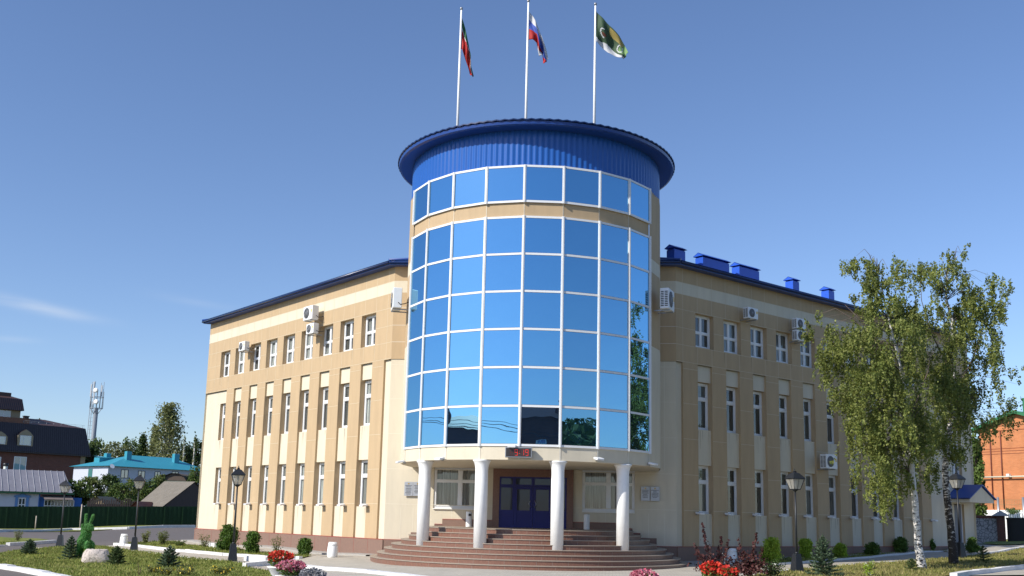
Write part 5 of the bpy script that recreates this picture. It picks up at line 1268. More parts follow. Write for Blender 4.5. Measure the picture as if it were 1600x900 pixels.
# 1 brick house with dark mansard roof
Fh = Facade('brick_house', 'large brick house with a dark mansard roof and dormers at the far left', (-150, 790), 158, (126, 790), 179)
redbrick = brickmat('dark_red_brick', (.17, .055, .035), (.12, .04, .028), (.16, .11, .09)); darkroof = roofmat('dark_tile_roof', (.024, .015, .017), .45, .35, (1, 0, 0))
brownroof = mat('brown_flat_roof', (.07, .035, .03), .6); beige = mat('beige_render', (.32, .26, .17), .8)
x1, ze = Fh.loc(126, 711); L_ = Fh.len; zw = ze
x2, zt_ = Fh.loc(128, 669)
b = MB(); b.box(0, L_, 0, 12, -1, zw); b.build('wall', redbrick, Fh.e)
b = MB(); b.box(L_-.8, L_+.03, -.03, .8, -1, zw-.02); b.build('quoin', beige, Fh.e)
b = MB(); E = [(-.5, -.7), (L_+.7, -.7), (L_+.7, 12.7), (-.5, 12.7)]; I = [(-.2, .6), (L_-.1, .6), (L_-.1, 11.4), (-.2, 11.4)]
for i in range(4): j = (i+1) % 4; b.face([(*E[i], zw), (*E[j], zw), (*I[j], zt_), (*I[i], zt_)])
b.face([(*q_, zw-.02) for q_ in E]); b.box(-.5, L_+.7, -.72, 12.7, zw-.25, zw-.03); b.build('mansard_roof', darkroof, Fh.e)
b = MB(); pk = zt_+1.4
b.face([(-.2, .6, zt_), (L_-.1, .6, zt_), (L_-5, 6, pk), (-.2, 6, pk)]); b.face([(L_-.1, .6, zt_), (L_-.1, 11.4, zt_), (L_-5, 6, pk)]); b.face([(-.2, 11.4, zt_), (L_-.1, 11.4, zt_), (L_-5, 6, pk), (-.2, 6, pk)])
b.build('upper_roof', brownroof, Fh.e)
bm_ = MB()
for y_ in (.7,):
    xx = L_-11
    while xx < L_-.2: bm_.tube([(xx, y_, zt_), (xx, y_, zt_+.55)], .025, 4); xx += 1.3
    bm_.tube([(L_-11, y_, zt_+.55), (L_-.2, y_, zt_+.55)], .02, 4); bm_.tube([(L_-11, y_, zt_+.3), (L_-.2, y_, zt_+.3)], .015, 4)
bm_.build('roof_railing', M['grey'], Fh.e)
def dormer(pxa, pxb, pyt, pyb):
    xa, zb_ = Fh.loc(pxa, pyb); xb, _ = Fh.loc(pxb, pyb); _, za = Fh.loc(pxa, pyt); e = MB(); w = xb-xa; zs_ = zb_+(za-zb_)*.62
    poly = [(xa, zb_), (xb, zb_), (xb, zs_), (xa+w*.8, zs_+(za-zs_)*.55), (xa+w/2, za), (xa+w*.2, zs_+(za-zs_)*.55), (xa, zs_)]
    fr_pts = [Vector((x, -.45, z)) for x, z in poly]; bk = [Vector((x, 2.0, z)) for x, z in poly]
    e.face(fr_pts, 0)
    for i in range(len(poly)): j = (i+1) % len(poly); e.face([fr_pts[i], fr_pts[j], bk[j], bk[i]], 1 if 2 <= i <= 5 else 0)
    o = e.build('dormer', [beige, darkroof], Fh.e)
    f = MB(); t = .1; X0, X1, Z0, Z1 = xa+w*.14, xb-w*.14, zb_+.12, zs_-.0
    f.box(X0, X0+t, -.52, -.44, Z0, Z1); f.box(X1-t, X1, -.52, -.44, Z0, Z1); f.box(X0+t, X1-t, -.52, -.44, Z0, Z0+t); f.box(X0+t, X1-t, -.52, -.44, Z1-t, Z1); f.box(X0+w*.22, X0+w*.22+t*.8, -.515, -.45, Z0+t, Z1-t)
    f.build('frame', M['white'], o); g = MB(); g.face([(X0+t, -.47, Z0+t), (X1-t, -.47, Z0+t), (X1-t, -.47, Z1-t), (X0+t, -.47, Z1-t)]); g.build('pane', M['paneglass'], o)
dormer(-14, 9, 673, 694); dormer(25, 49, 670, 696)
for a, c in ((-10, 2), (20, 42)):
    xa, zb_ = Fh.loc(a, 735); xb, za = Fh.loc(c, 714); simple_window(xa, xb, zb_, za, Fh.e, M['white'], M['paneglass_light'], 2, .13)
# upper block
xu, zu = Fh.loc(31, 655, 3); xr, zr_ = Fh.loc(38, 642, 2.2); xt, ztp = Fh.loc(35, 624, 3.6)
b = MB(); b.box(-1, xu, 3, 9, zt_, zr_+.1); b.build('attic_wall', beige, Fh.e)
b = MB(); E = [(-1.5, 2.2), (xr, 2.2), (xr, 9.8), (-1.5, 9.8)]; I = [(-1.3, 3.6), (xt, 3.6), (xt, 8.6), (-1.3, 8.6)]
for i in range(4): j = (i+1) % 4; b.face([(*E[i], zr_), (*E[j], zr_), (*I[j], ztp), (*I[i], ztp)])
b.face([(*q_, zr_-.01) for q_ in E]); b.build('attic_roof', darkroof, Fh.e)
b = MB(); x9, z9 = Fh.loc(18, 614, 5); b.face([(-1.3, 3.6, ztp), (xt, 3.6, ztp), (x9-.6, 6, z9-.3), (-1.3, 6, z9-.3)]); b.face([(xt, 3.6, ztp), (xt, 8.6, ztp), (x9-.6, 6, z9-.3)]); b.box(-1.3, x9, 5, 7, ztp-.3, z9); b.build('attic_cap', brownroof, Fh.e)
xa, za = Fh.loc(17, 642, 3); xb, zb_ = Fh.loc(0, 651, 3); f = MB(); f.box(xb-3, xa, 2.93, 3.02, zb_, za); o = f.build('attic_window', M['white'], Fh.e); g = MB()
for k_ in range(4): w_ = (xa-xb+3)/4; g.face([(xb-3+w_*k_+.08, 2.92, zb_+.08), (xb-3+w_*(k_+1)-.08, 2.92, zb_+.08), (xb-3+w_*(k_+1)-.08, 2.92, za-.08), (xb-3+w_*k_+.08, 2.92, za-.08)])
g.build('pane', M['paneglass_light'], o)
b = MB(); b.box(-1, Fh.loc(46, 660, .7)[0], .7, 1.3, zt_-.2, zt_+.9); b.build('parapet', brickmat('parapet_brick', (.20, .08, .05), (.15, .06, .04), (.2, .14, .1)), Fh.e)
x8, z8 = Fh.loc(45, 651, 1); b = MB(); b.box(x8-.7, x8, .9, 1.6, zt_-.2, z8); b.box(x8-.8, x8+.1, .8, 1.7, z8, z8+.1); b.build('chimney', darkroof, Fh.e)
b = MB(); p = P(9, 738, 108); 
# 2 white cottage with grey metal roof
Fc = Facade('white_cottage', 'low white cottage with a grey standing-seam metal roof behind the green fence', (-90, 790), 104, (61, 790), 108)
zE_ = Fc.loc(30, 768)[1]; zR = Fc.loc(60, 735, 3.4)[1]; L_ = Fc.len
b = MB(); b.box(0, L_, 0, 6.8, -1.2, zE_-.05); b.build('wall', mat('limewash', (.55, .56, .62), .8, var=.06), Fc.e)
b = MB(); b.box(-.2, L_+3.3, -.5, -.42, zE_-.2, zE_-.0); b.build('fascia', mat('green_trim', (.03, .12, .05), .6), Fc.e)
xe, _ = Fc.loc(114, 767, -.5); xrg, _ = Fc.loc(100, 737, 3.4)
m_roof = mat('zinc_roof', (.23, .225, .255), .5, metal=.2, var=.12, scale=1.2); b = MB()
b.face([(-.3, -.55, zE_), (xe, -.55, zE_), (xrg, 3.4, zR), (-.3, 3.4, zR)]); b.face([(-.3, 7.3, zE_), (xe, 7.3, zE_), (xrg, 3.4, zR), (-.3, 3.4, zR)]); b.face([(xe, -.55, zE_), (xe, 7.3, zE_), (xrg, 3.4, zR)])
xx = 0
sl_ = MB()
while xx < xrg: sl_.tube([(xx+.35, -.55, zE_+.03), (xx, 3.4, zR+.03)], .03, 4); xx += .62
rr_ = b.build('roof', m_roof, Fc.e); sl_.build('roof_seams', mat('pale_seam', (.42, .42, .45), .5), rr_)
xa, zb_ = Fc.loc(27.5, 793); xb, za = Fc.loc(40.5, 778); simple_window(xa, xb, zb_-.4, za, Fc.e, M['white'], None, 2, .08, nz=2)
bluec = mat('blue_paint', (.02, .12, .42), .6); lb_ = mat('light_blue_paint', (.12, .25, .5), .6); b = MB()
b.box(xa-.3, xa-.05, -.09, 0, zb_-.6, za+.12); b.box(xb+.05, xb+.3, -.09, 0, zb_-.6, za+.12); b.box(xa-.45, xb+.45, -.12, 0, za+.06, za+.22)
xm = (xa+xb)/2; b.face([(xa-.4, -.1, za+.22), (xb+.4, -.1, za+.22), (xm+.25, -.1, za+.36), (xm, -.1, za+.55), (xm-.25, -.1, za+.36)]); b.build('window_surround', lb_, Fc.e)
# veranda (part of the cottage)
xv0, _ = Fc.loc(61, 780); xv1, _ = Fc.loc(128, 782); b = MB(); b.box(L_+.01, xv1, .2, 4, -1.2, zE_-.5); b.box(L_-.1, L_+.01, -.06, .1, -1.2, zE_-.1); v = b.build('veranda', bluec, Fc.e)
xa, za = Fc.loc(70, 781); xb, zb_ = Fc.loc(116, 781); f = MB()
b = MB(); n = 9
for i in range(n+1): xx = xa+(xb-xa)*i/n; b.box(xx-.035, xx+.035, .1, .19, -.2, za); 
b.box(xa, xb, .1, .19, za-.05, za+.05); b.box(xa, xb, .1, .19, za-.65, za-.58); b.build('veranda_glazing', M['white'], v)
g = MB(); g.face([(xa, .17, -.2), (xb, .17, -.2), (xb, .17, za), (xa, .17, za)]); g.build('pane', M['paneglass'], v)
b = MB(); q0, zq = Fc.loc(66, 773, -.0); q1, _ = Fc.loc(112, 775, 0); r0_, zq2 = Fc.loc(70, 780, -1); r1_, _ = Fc.loc(115, 780, -1)
b.face([(r0_, -1, zq2), (r1_, -1, zq2), (q1, .3, zq), (q0, .3, zq)]); b.face([(r0_, -1, zq2-.05), (r1_, -1, zq2-.05), (q1, .3, zq-.05), (q0, .3, zq-.05)]); b.build('veranda_roof', mat('rusty_sheet', (.17, .14, .13), .7, var=.2), Fc.e)
b = MB(); b.face([(q1-.1, .2, zq+.02), (xv1+1, .2, zq-.35), (xv1+1, 4, zq-.35), (q1-.1, 4, zq+.02)]); b.build('lean_to_roof', M['black'], Fc.e)
b = MB(); x7, z7 = Fc.loc(9, 728, 5); b.tube([(x7, 5, zR-.5), (x7, 5, z7)], .22, 10); b.tube([(x7, 5, z7), (x7, 5, z7+.3)], .28, 10, 1); b.build('stove_pipe', [mat('pale_pipe', (.5, .55, .5), .5), M['black']], Fc.e)
# 3 teal-roofed house
Ft = Facade('teal_roof_house', 'long white single-storey house with a bright teal hipped roof and teal chimneys', (164, 790), 148, (318, 790), 161)
L_ = Ft.len; zE_ = Ft.loc(164, 727)[1]; dep = 9.6
teal = mat('teal_roof', (.035, .27, .36), .5, var=.06, scale=.8); tw_ = mat('white_render', (.50, .53, .62), .85, var=.05)
# side wall direction: toward px 128
b = MB(); b.box(0, L_, 0, dep, -1, zE_); b.build('wall', tw_, Ft.e)
zR = Ft.loc(200, 711, dep/2)[1]; xl = Ft.loc(205, 711, dep/2)[0]; xr = Ft.loc(270, 713, dep/2)[0]; xe0 = -.5; xe1 = L_+.5
b = MB(); o_ = .6
b.face([(xe0, -o_, zE_-.05), (xe1, -o_, zE_-.05), (xr, dep/2, zR), (xl, dep/2, zR)]); b.face([(xe0, -o_, zE_-.05), (xl, dep/2, zR), (xe0, dep+o_, zE_-.05)]); b.face([(xe1, -o_, zE_-.05), (xe1, dep+o_, zE_-.05), (xr, dep/2, zR)]); b.face([(xe0, dep+o_, zE_-.05), (xl, dep/2, zR), (xr, dep/2, zR), (xe1, dep+o_, zE_-.05)])
b.face([(xe0, -o_, zE_-.07), (xe1, -o_, zE_-.07), (xe1, dep+o_, zE_-.07), (xe0, dep+o_, zE_-.07)])
rf = b.build('roof', teal, Ft.e)
for (pa, pt_, pb_, back) in ((199, 705, 718, 2.4), (273.5, 709, 722, 2.4)):
    xa, z_a = Ft.loc(pa, pt_, back); xb = Ft.loc(pa+7.5, pt_, back)[0]; zb_ = Ft.loc(pa, pb_, back)[1]; b = MB(); b.box(xa, xb, back, back+.7, zb_-.6, z_a); b.build('chimney', teal, rf)
# rear-left extension with its own low roof
xa, za = Ft.loc(156, 712, 6); xb, zb_ = Ft.loc(180, 723, 6); b = MB(); b.box(xa, xb, 6, 7.5, zb_-1, za-.25); b.face([(xa-.15, 5.8, za-.25), (xb, 5.8, za-.25), (xb, 7.5, za), (xa-.15, 7.5, za)]); b.build('dormer', teal, rf)
xa, za = Ft.loc(167, 708, 6.5); xb, _ = Ft.loc(174, 708, 6.5); b = MB(); b.box(xa, xb, 6.5, 7.3, zb_, za); b.build('chimney', teal, rf)
for a, c, t_, bo in ((188, 201, 734, 747), (215, 227, 736, 748), (241, 251, 737, 747.5), (268, 279, 737, 747)):
    xa, zb_ = Ft.loc(a, bo); xb, za = Ft.loc(c, t_); simple_window(xa, xb, zb_, za, Ft.e, mat('dark_frame', (.10, .09, .10), .7), None, 2, .09)
b = MB(); b.box(-.05, .02, 4.2, 5.3, -.5, zE_-.45); b.build('side_shutter', mat('teal_door', (.04, .16, .16), .6), Ft.e)
b = MB(); xa, za = Ft.loc(171, 730); b.lathe([(.1, 0), (.35, .25), (.37, .28)], (xa, -.5, za), 14, T=Matrix.Rotation(R(60), 4, 'X')); b.build('satellite_dish', M['whitepaint'], Ft.e)
# 4 wooden shed
def world_mesh(name, faces, mats, label, cat, group=None):
    pts = [Vector(p) for f, m in faces for p in f]; c = sum(pts, Vector())/len(pts); c.z = min(p.z for p in pts); e = empty(name, c, 0, label, cat, group); return e, c
ridgeA, ridgeB = P(257, 752, 112), P(305, 752.5, 106); eA, eB = P(212, 790, 107), P(254, 791.5, 101); eb2 = ridgeB+(ridgeB-eB); ea2 = ridgeA+(ridgeA-eA); eb2.z = eB.z; ea2.z = eA.z
e, c = world_mesh('wooden_shed', [([ridgeA, ridgeB, eA, eB], 0)], None, 'old wooden shed with a weathered grey corrugated roof behind the green fence', 'shed')
asb = roofmat('corrugated_slate', (.20, .175, .14), .9, .18, (ridgeB-ridgeA).normalized()); planks = mat('weathered_planks', (.075, .055, .05), .9, var=.25, scale=3, stretch=(8, 8, .3))
b = MB(); up = Vector((0, 0, .06)); b.face([ridgeA-c, ridgeB-c, eB-c, eA-c]); b.face([ridgeA-c, ridgeB-c, eb2-c, ea2-c]); b.face([ridgeA-c-up, ridgeB-c-up, eB-c-up, eA-c-up]); b.build('roof', asb, e)
b = MB(); ins = .95; ce_ = (eB+eb2)/2
def dn(p, z): return Vector((p.x, p.y, z))
for A_, R_, B_ in ((eB, ridgeB, eb2), (eA, ridgeA, ea2)):
    m0 = (A_+B_)/2; a_ = m0+(A_-m0)*.93; b_ = m0+(B_-m0)*.93; a_.z = b_.z = A_.z+.05; inw = (ridgeA-ridgeB).normalized()*.15*(1 if A_ is eB else -1)
    b.face([dn(a_, -1)-c+inw, dn(b_, -1)-c+inw, b_-c+inw, R_-c+inw-up*2, a_-c+inw])
a0_, a1_ = eA.lerp(ea2, .04), eB.lerp(eb2, .04); b.face([dn(a0_, -1)-c, dn(a1_, -1)-c, dn(a1_, eB.z)-c, dn(a0_, eA.z)-c])
b.build('wall', planks, e)
# 5 small arched shed and straw hut
def hut(px0, px1, pyt, pyb, d, name, label, wm, rm, arch=True):
    A_ = P(px0, pyb, d); B_ = P(px1, pyb, d); w = (B_-A_).length; zt2 = P(px0, pyt, d).z; e = empty(name, (A_.x, A_.y, 0), math.atan2(B_.y-A_.y, B_.x-A_.x), label, 'shed')
    zs_ = tz(A_.x, A_.y)-.2; zh = A_.z+(zt2-A_.z)*.35; b = MB(); b.box(0, w, 0, 4, zs_, zh); b.build('wall', wm, e); b = MB()
    prof = [(-.15, zh-.05), (w*.12, zh+(zt2-zh)*.7), (w*.35, zt2), (w*.65, zt2), (w*.88, zh+(zt2-zh)*.7), (w+.15, zh-.05)] if arch else [(-.2, zh-.05), (w*.6, zt2), (w+.2, zh-.05)]
    for (a, za), (c_, zc) in zip(prof[:-1], prof[1:]): b.face([(a, -.3, za), (c_, -.3, zc), (c_, 4.3, zc), (a, 4.3, za)])
    b.face([(x, -.02, z) for x, z in prof]); b.build('roof', rm, e)
hut(254, 290, 739, 756, 128, 'small_shed', 'small brown shed with a rounded roof above the wooden shed', mat('green_boards', (.05, .11, .08), .8), mat('brown_felt', (.10, .075, .06), .9))
hut(138, 161, 775, 792, 110, 'garden_hut', 'small garden hut with a straw-coloured roof behind the green fence', planks, mat('straw_roof', (.30, .23, .14), .9, var=.15), False)
hut(207, 217, 783, 796, 100, 'tool_hut', 'tiny pale hut at the left end of the wooden shed', mat('pale_boards', (.42, .40, .33), .8), mat('red_edge_roof', (.25, .09, .06), .8), False)
# fences
def fence_line(p0, d0, p1, d1, h, label, m, postm, name='metal_fence', n=14, thick=.04, wave=True, gap=None, posts=True):
    A = P(*p0, d0); B = P(*p1, d1); A.z = tz(A.x, A.y)-.05; B.z = tz(B.x, B.y)-.05; e = empty(name, (A.x, A.y, 0), math.atan2(B.y-A.y, B.x-A.x), label, 'fence')
    L_ = (Vector((B.x, B.y, 0))-Vector((A.x, A.y, 0))).length; b = MB()
    if wave:
        k = int(L_/.22)
        for i in range(k):
            x0, x1 = L_*i/k, L_*(i+1)/k; za, zb = A.z+(B.z-A.z)*i/k, A.z+(B.z-A.z)*(i+1)/k; y = 0 if i % 2 else .035
            b.face([(x0, y, za), (x1, y, zb), (x1, y, zb+h), (x0, y, za+h)]); b.face([(x1, 0, zb), (x1, .035, zb), (x1, .035, zb+h), (x1, 0, zb+h)])
    else:
        k = int(L_/gap)
        for i in range(k):
            x0 = L_*i/k; za = A.z+(B.z-A.z)*i/k; hh = h*random.uniform(.9, 1.03); b.box(x0, x0+gap*.7, 0, .03, za, za+hh)
        b.box(0, L_, .03, .08, min(A.z, B.z)+h*.7, min(A.z, B.z)+h*.78)
    b.build('panel', m, e)
    if posts:
        for i in range(n+1):
            x = L_*i/n; z = A.z+(B.z-A.z)*i/n; p = MB(); p.box(x-.05, x+.05, -.09, -.01, z, z+h*1.0); p.build('post', postm, e)
    return e
M['greenfence'] = mat('green_sheet', (.008, .034, .012), .6, var=.1, scale=1, spec=.3)
fence_line((-60, 828), 91, (312, 822), 102, 2.0, 'dark green profiled sheet-metal fence along the far side of the road', M['greenfence'], M['greenfence'], n=12)
fence_line((136, 790), 106, (212, 790), 108, 2.75, 'dark wooden picket fence standing behind the green metal fence', planks, planks, 'picket_fence', wave=False, gap=.22, posts=False)
def post(px, pyt, pyb, d, label, r_=.06, m=None, name='post'):
    A = P(px, pyb, d); B = P(px-1.5, pyt, d); z = tz(A.x, A.y); o = MB().tube([(0,0,-.1), (0,0,B.z-z)], r_, 8).build(name, m or mat('pale_post', (.45, .38, .30), .8)); o.location = (A.x, A.y, z); tag(o, label, 'post')
post(125, 788, 823, 92.3, 'pale leaning wooden post in front of the green fence, right of the first lamp'); post(55, 806, 826, 91, 'short pale post in front of the green fence, left of the first lamp', .05)
# mobile phone mast
def mast():
    d = 290; A = P(139, 760, d); T_ = P(148.5, 600, d); z0 = 0; H = T_.z; e = empty('phone_mast', (A.x, A.y, 0), 0, 'tall grey mobile phone mast with white antennas above the trees', 'mast'); x = 0
    zb_ = P(145, 636, d).z; b = MB(); b.tube([(0,0,0), (0,0,zb_)], [.8, .62], 12); b.build('tube', mat('mast_grey', (.19, .22, .26), .6), e)
    b = MB()
    for sx in (-1.9, -1.35): b.tube([(sx, 0, 0), (sx, 0, zb_+2)], .09, 5)
    z = 6
    while z < zb_+2: b.tube([(-1.9, 0, z), (-1.35, 0, z)], .05, 4); b.tube([(-1.35, 0, z), (-.8, 0, z)], .05, 4); z += 1.1
    b.build('ladder', mat('mast_lattice', (.24, .27, .31), .7), e)
    b = MB(); 
    for zz in (zb_, zb_+3.2):
        pts = [(1.75*math.cos(a), 1.75*math.sin(a), zz) for a in [2*PI*i/12 for i in range(13)]]; b.tube(pts, .09, 5)
    for i in range(12): a = 2*PI*i/12; b.tube([(1.75*math.cos(a), 1.75*math.sin(a), zb_), (1.75*math.cos(a), 1.75*math.sin(a), H+(1.2 if i % 3 == 0 else -1.5))], .07, 5)
    for i in range(6): a = PI*i/3; b.tube([(.6*math.cos(a), .6*math.sin(a), zb_-1.6), (1.75*math.cos(a), 1.75*math.sin(a), zb_)], .08, 5)
    b.build('platform', mat('mast_platform', (.26, .29, .33), .7), e)
    for a, z, h in ((PI*.98, zb_+.6, 3.6), (PI*1.25, zb_+3.2, 3.6), (PI*1.5, zb_+.9, 3.4), (PI*1.45, zb_+4.2, 3.3), (PI*1.85, zb_+3.4, 3.2)):
        p = MB(); c_ = Vector((1.85*math.cos(a), 1.85*math.sin(a), 0)); p.box(c_.x-.2, c_.x+.2, c_.y-.12, c_.y+.12, z, z+h); p.build('antenna_panel', mat('antenna_plastic', (.46, .49, .53), .6), e, bevel=.05)
    for x_, z in ((.9, zb_+1.7), (.5, zb_+5)): p = MB(); p.lathe([(.65, 0), (.7, .3), (.4, .5)], (x_, -1.75, z), 16, T=Matrix.Rotation(PI/2, 4, 'X')); p.build('dish', M['whitepaint'], e)
mast()
# 6 orange brick house on the right
Fo = Facade('orange_brick_house', 'tall orange brick house with a green gable roof at the right edge', (1536, 800), 84, (1665, 800), 78)
ob = brickmat('orange_brick', (.56, .20, .075), (.48, .165, .06), (.48, .27, .15), msize=.006, bump=.2); grn = mat('green_roof_metal', (.03, .17, .07), .45)
L_ = Fo.len; zw = Fo.loc(1537, 672)[1]; za = Fo.loc(1600, 641)[1]; xk = Fo.loc(1600, 641)[0]; sl2 = (za-zw)/xk; za2 = zw+sl2*L_/2
b = MB(); b.face([(0, 0, -.5), (L_, 0, -.5), (L_, 0, zw), (L_/2, 0, za2), (0, 0, zw)]); b.face([(0, 0, -.5), (0, 12, -.5), (0, 12, zw), (0, 0, zw)]); b.face([(L_, 0, -.5), (L_, 12, -.5), (L_, 12, zw), (L_, 0, zw)]); b.face([(0, 12, -.5), (L_, 12, -.5), (L_, 12, zw), (L_/2, 12, za2), (0, 12, zw)]); b.build('wall', ob, Fo.e)
b = MB()
for sgn in (-1, 1):
    x0 = L_/2+sgn*(L_/2+.7); z0 = zw-.7*sl2; 
    for dz in (.05, .2): b.face([(x0, -.5, z0+dz), (L_/2, -.5, za2+dz), (L_/2, 12.5, za2+dz), (x0, 12.5, z0+dz)])
    b.face([(x0, -.5, z0), (L_/2, -.5, za2), (L_/2, -.5, za2+.25), (x0, -.5, z0+.25)]); b.face([(x0, -.5, z0+.05), (x0, 12.5, z0+.05), (x0, 12.5, z0+.2), (x0, -.5, z0+.2)])
rf = b.build('roof', grn, Fo.e)
xa, z_ = Fo.loc(1597, 622, 3); b = MB(); b.box(xa, xa+.8, 3, 3.7, za-1, z_); b.build('chimney', grn, rf)
b = MB(); zb0 = Fo.loc(1560, 806)[1]; zb1 = Fo.loc(1560, 797)[1]; b.box(-.05, L_, -.12, .0, -.5, zb1); b.build('base', M['whitepaint'], Fo.e)
for a, c_ in ((1547, 1553), (1563.5, 1569.5)):
    xa, z_t = Fo.loc(a, 673); xb, zb_ = Fo.loc(c_, 795); b = MB(); b.tube([(xa, -.08, z_t), ((xa+xb)/2, -.08, (z_t+zb_)/2), ((xa+xb)/2, -.08, zb_)], .045, 6); b.build('downpipe', mat('rust_pipe', (.16, .035, .02), .6), Fo.e)
b = MB(); xa, z_ = Fo.loc(1537, 746); b.tube([(xa-.3, -.3, z_), (L_, -.3, z_)], .06, 8); b.build('gas_pipe', mat('pale_yellow_pipe', (.6, .58, .45), .5), Fo.e)
b = MB(); xa, z_ = Fo.loc(1577, 745); b.box(xa, xa+.25, -.4, -.15, z_, z_+.22); b.build('meter_box', M['whitepaint'], Fo.e)
for y_ in (667, 674, 702, 706, 710):
    xa, z_ = Fo.loc(1545, y_); b = MB(); b.box(0.2, L_-.2, -.02, .0, z_-.02, z_+.02); b.build('brick_course', mat('dark_course', (.24, .06, .025), .8), Fo.e)
# annex of the orange house
xa, ze_ = Fo.loc(1523, 751, 2); xb, _ = Fo.loc(1540, 751, 2); _, zr_ = Fo.loc(1538, 735, 2)
b = MB(); b.box(xa+.2, 0, 2, 8, -.5, ze_); b.build('annex_wall', ob, Fo.e)
b = MB(); b.face([(xa-.2, 1.6, ze_), (0, 1.6, ze_), (0, 5, zr_+.8), (xa-.2+.8, 5, zr_+.8)]); b.face([(xa-.2, 1.6, ze_), (xa+.6, 5, zr_+.8), (xa-.2, 8.4, ze_)]); b.face([(xa-.2, 1.6, ze_-.12), (0, 1.6, ze_-.12), (0, 1.6, ze_), (xa-.2, 1.6, ze_)]); b.build('annex_roof', grn, Fo.e)
# stone boundary wall, pillars, gate, wire fence
Fs = Facade('stone_boundary_wall', 'low grey stone boundary wall with brick frame in front of the orange house', (1520, 842), 62, (1562, 842), 61, 'wall')
z1 = Fs.loc(1545, 806)[1]; z0 = tz(Fs.A.x, Fs.A.y)-.3; L_ = Fs.len
stone, nt, bs = newmat('rubble_stone'); tcn = nt.nodes.new('ShaderNodeTexCoord'); vo = nt.nodes.new('ShaderNodeTexVoronoi'); vo.inputs['Scale'].default_value = 5.5; nt.links.new(tcn.outputs['Object'], vo.inputs[0]); v2 = nt.nodes.new('ShaderNodeTexVoronoi'); v2.feature = 'DISTANCE_TO_EDGE'; v2.inputs['Scale'].default_value = 5.5; nt.links.new(tcn.outputs['Object'], v2.inputs[0])
rp = nt.nodes.new('ShaderNodeValToRGB'); rp.color_ramp.elements[0].color = (.10, .10, .11, 1); rp.color_ramp.elements[1].color = (.42, .41, .42, 1); rp.color_ramp.elements[1].position = .12; nt.links.new(v2.outputs[0], rp.inputs[0]); nt.links.new(rp.outputs[0], bs.inputs['Base Color']); bs.inputs['Roughness'].default_value = .9
b = MB(); b.box(0, L_, 0, .3, z0, z1-.15); b.build('stone_panel', stone, Fs.e); b = MB(); b.box(-.05, L_+.05, -.03, .33, z1-.15, z1+.02); b.box(-.05, .15, -.03, .33, z0, z1-.15); b.build('brick_frame', redbrick, Fs.e)
def pillar(px0, px1, d):
    A_ = P(px0, 840, d); B_ = P(px1, 840, d); z_t = P(px0, 806, d).z; w = (B_-A_).length; z_b = tz(A_.x, A_.y)-.2; e = empty('brick_pillar', (A_.x, A_.y, 0), math.atan2(B_.y-A_.y, B_.x-A_.x), 'brick gate pillar with a grey pyramid cap beside the dark gate', 'pillar')
    b = MB(); b.box(0, w, 0, w, z_b, z_t); b.build('shaft', redbrick, e); b = MB(); o_ = .22
    q_ = [(-o_, -o_), (w+o_, -o_), (w+o_, w+o_), (-o_, w+o_)]
    for i in range(4): j = (i+1) % 4; b.face([(*q_[i], z_t), (*q_[j], z_t), (w/2, w/2, z_t+.32)])
    b.face([(*v, z_t) for v in q_]); b.build('cap', M['concrete'], e)
pillar(1563, 1572, 60.6)
Fg = Facade('metal_gate', 'dark solid metal gate at the right edge beside the brick pillar', (1573, 842), 60.6, (1660, 842), 58, 'gate'); zt2 = Fg.loc(1590, 809)[1]
b = MB(); b.box(0, Fg.len, .1, .15, tz(Fg.A.x, Fg.A.y)-.1, zt2); b.build('gate_leaf', M['black'], Fg.e); b = MB()
for i in range(int(Fg.len/.14)): b.tube([(i*.14, .08, zt2-.1), (i*.14, .08, zt2+.25)], .012, 4)
b.build('spikes', M['black'], Fg.e)
Fw = Facade('wire_fence', 'thin wire mesh fence on grey posts above the stone wall', (1520, 800), 76, (1650, 800), 71, 'fence'); zt2 = Fw.loc(1560, 781)[1]; z_b = tz(Fw.A.x, Fw.A.y)
b = MB()
for i in range(int(Fw.len/.12)): b.tube([(i*.12, 0, z_b+.3), (i*.12, 0, zt2)], .006, 3)
for z in (zt2, zt2-.35, zt2-.8, zt2-1.3): b.tube([(0, 0, z), (Fw.len, 0, z)], .008, 3)
b.build('mesh', mat('green_wire', (.10, .22, .10), .5), Fw.e)
for px in (1559.5, 1599): xa, z_ = Fw.loc(px, 777); b = MB(); b.tube([(xa, -.05, z_b-.1), (xa, -.05, z_)], .09, 8); b.build('post', M['grey'], Fw.e)
bush(1528, 803, 14, 10, LM['mid'], 'small garden bush behind the wire fence, left of the grey post', 500, .12, 7, depth=80); bush(1583, 804, 22, 10, LM['mid'], 'leafy garden bush behind the wire fence at the right edge', 600, .12, 7, depth=80)

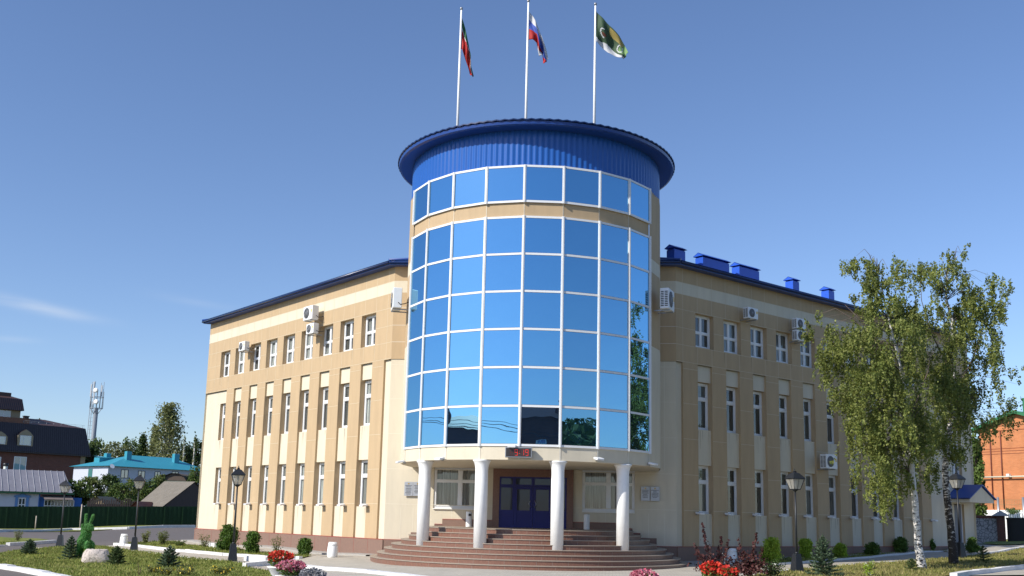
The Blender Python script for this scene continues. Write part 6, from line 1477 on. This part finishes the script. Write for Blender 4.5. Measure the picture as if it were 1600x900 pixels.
# ------------------------------------------------------------------ the other side of the street (seen mirrored in the tower glass)
def far_house(az, d, w, h, label, wm, rm, chim=True):
    x, y = d*math.cos(R(az)), d*math.sin(R(az)); e = empty('street_house', (x, y, -.3), R(az)+PI/2+PI, label, 'house')
    b = MB(); b.box(-w/2, w/2, 0, 9, 0, h); b.build('wall', wm, e)
    b = MB(); hr = 1.8
    b.face([(-w/2-.4, -.5, h), (w/2+.4, -.5, h), (w/2-1, 4.5, h+hr), (-w/2+1, 4.5, h+hr)]); b.face([(-w/2-.4, 9.5, h), (w/2+.4, 9.5, h), (w/2-1, 4.5, h+hr), (-w/2+1, 4.5, h+hr)]); b.face([(-w/2-.4, -.5, h), (-w/2-.4, 9.5, h), (-w/2+1, 4.5, h+hr)]); b.face([(w/2+.4, -.5, h), (w/2+.4, 9.5, h), (w/2-1, 4.5, h+hr)]); r_ = b.build('roof', rm, e)
    if chim: b = MB(); b.box(-.5, .5, 1.5, 2.5, h, h+hr+1.2); b.box(-.7, .7, 1.3, 2.7, h+hr+1.2, h+hr+1.4); b.build('chimney', wm, r_)
    n = int(w/3)
    for i in range(n):
        for z in (1.2, 4.4, 7.8):
            if z+1.6 < h: x0 = -w/2+1+i*3; simple_window(x0, x0+1.3, z, z+1.6, e, M['white'], None, 2, .07)
far_house(-146.5, 78, 15, 11.3, 'dark brick house across the street, mirrored in the third column of tower glass', redbrick, brownroof)
far_house(-77, 84, 17, 11.8, 'brick house across the street, mirrored in the middle of the tower glass', redbrick, brownroof)
def ridge():
    """wooded hill far across the street"""
    C = []; n = 70000; az = R(-62)+rng.uniform(0, 1, n)*R(64); d = 330+rng.uniform(0, 120, n)
    def hh(a): 
        t = (np.degrees(a)+62)/64; return 42*np.exp(-((t-.22)/.28)**2)+30*np.exp(-((t-.72)/.3)**2)
    z = hh(az)*(.55+.45*(d-330)/120)*rng.uniform(.0, 1, n)**.5+rng.normal(0, 1.2, n)
    hb_ = MB()
    for i in range(64):
        for d0, d1, f0, f1 in ((325, 345, 0, .5), (345, 450, .5, .93)):
            A_ = [R(-62+i), R(-61+i)]; H_ = [float(hh(np.array(a))) for a in A_]
            hb_.face([(d0*math.cos(A_[0]), d0*math.sin(A_[0]), H_[0]*f0-1), (d0*math.cos(A_[1]), d0*math.sin(A_[1]), H_[1]*f0-1), (d1*math.cos(A_[1]), d1*math.sin(A_[1]), H_[1]*f1-1), (d1*math.cos(A_[0]), d1*math.sin(A_[0]), H_[0]*f1-1)])
    tag(hb_.build('hills', mat('hill_ground', (.03, .05, .018), .95)), kind='structure')
    C = np.stack([d*np.cos(az), d*np.sin(az), z], 1); o = leaves('forested_hill', C, 2.6, LM['dark'], None, .8); tag(o, 'wooded hill across the street, mirrored in the right side of the tower glass', 'forest', kind='stuff')
ridge()

# utility poles and cables across the street
PL = [(-47, 0), (-24, -44), (18, -72)]
for i, ((x, y), lb) in enumerate(zip(PL, ('wooden utility pole left of the road, mirrored in the tower glass', 'wooden utility pole across the street, mirrored in the tower glass', 'wooden utility pole far behind the street corner'))):
    e = empty('utility_pole', (x, y, tz(x, y)), .4, lb, 'utility pole'); b = MB(); b.tube([(0,0,-.3), (0,0,9.4)], [.14, .09], 10); b.build('pole', M['wood'], e)
    b = MB(); b.box(-.9, .9, -.05, .05, 8.9, 9.0); b.build('crossarm', M['wood'], e)
for k, (dx, dz, lb) in enumerate(((-.8, 9.05, 'left overhead cable strung between the utility poles'), (0, 9.4, 'middle overhead cable strung between the utility poles'), (.8, 9.05, 'right overhead cable strung between the utility poles'))):
    pts = []
    for (x0, y0), (x1, y1) in zip(PL[:-1], PL[1:]):
        for t in range(12):
            t /= 12; pts.append((x0+(x1-x0)*t+dx, y0+(y1-y0)*t+dx*.4, dz-1.1*4*t*(1-t)))
    pts.append((PL[-1][0]+dx, PL[-1][1]+dx*.4, dz)); tag(MB().tube(pts, .022, 5).build('overhead_cable', M['dark']), lb, 'cable')
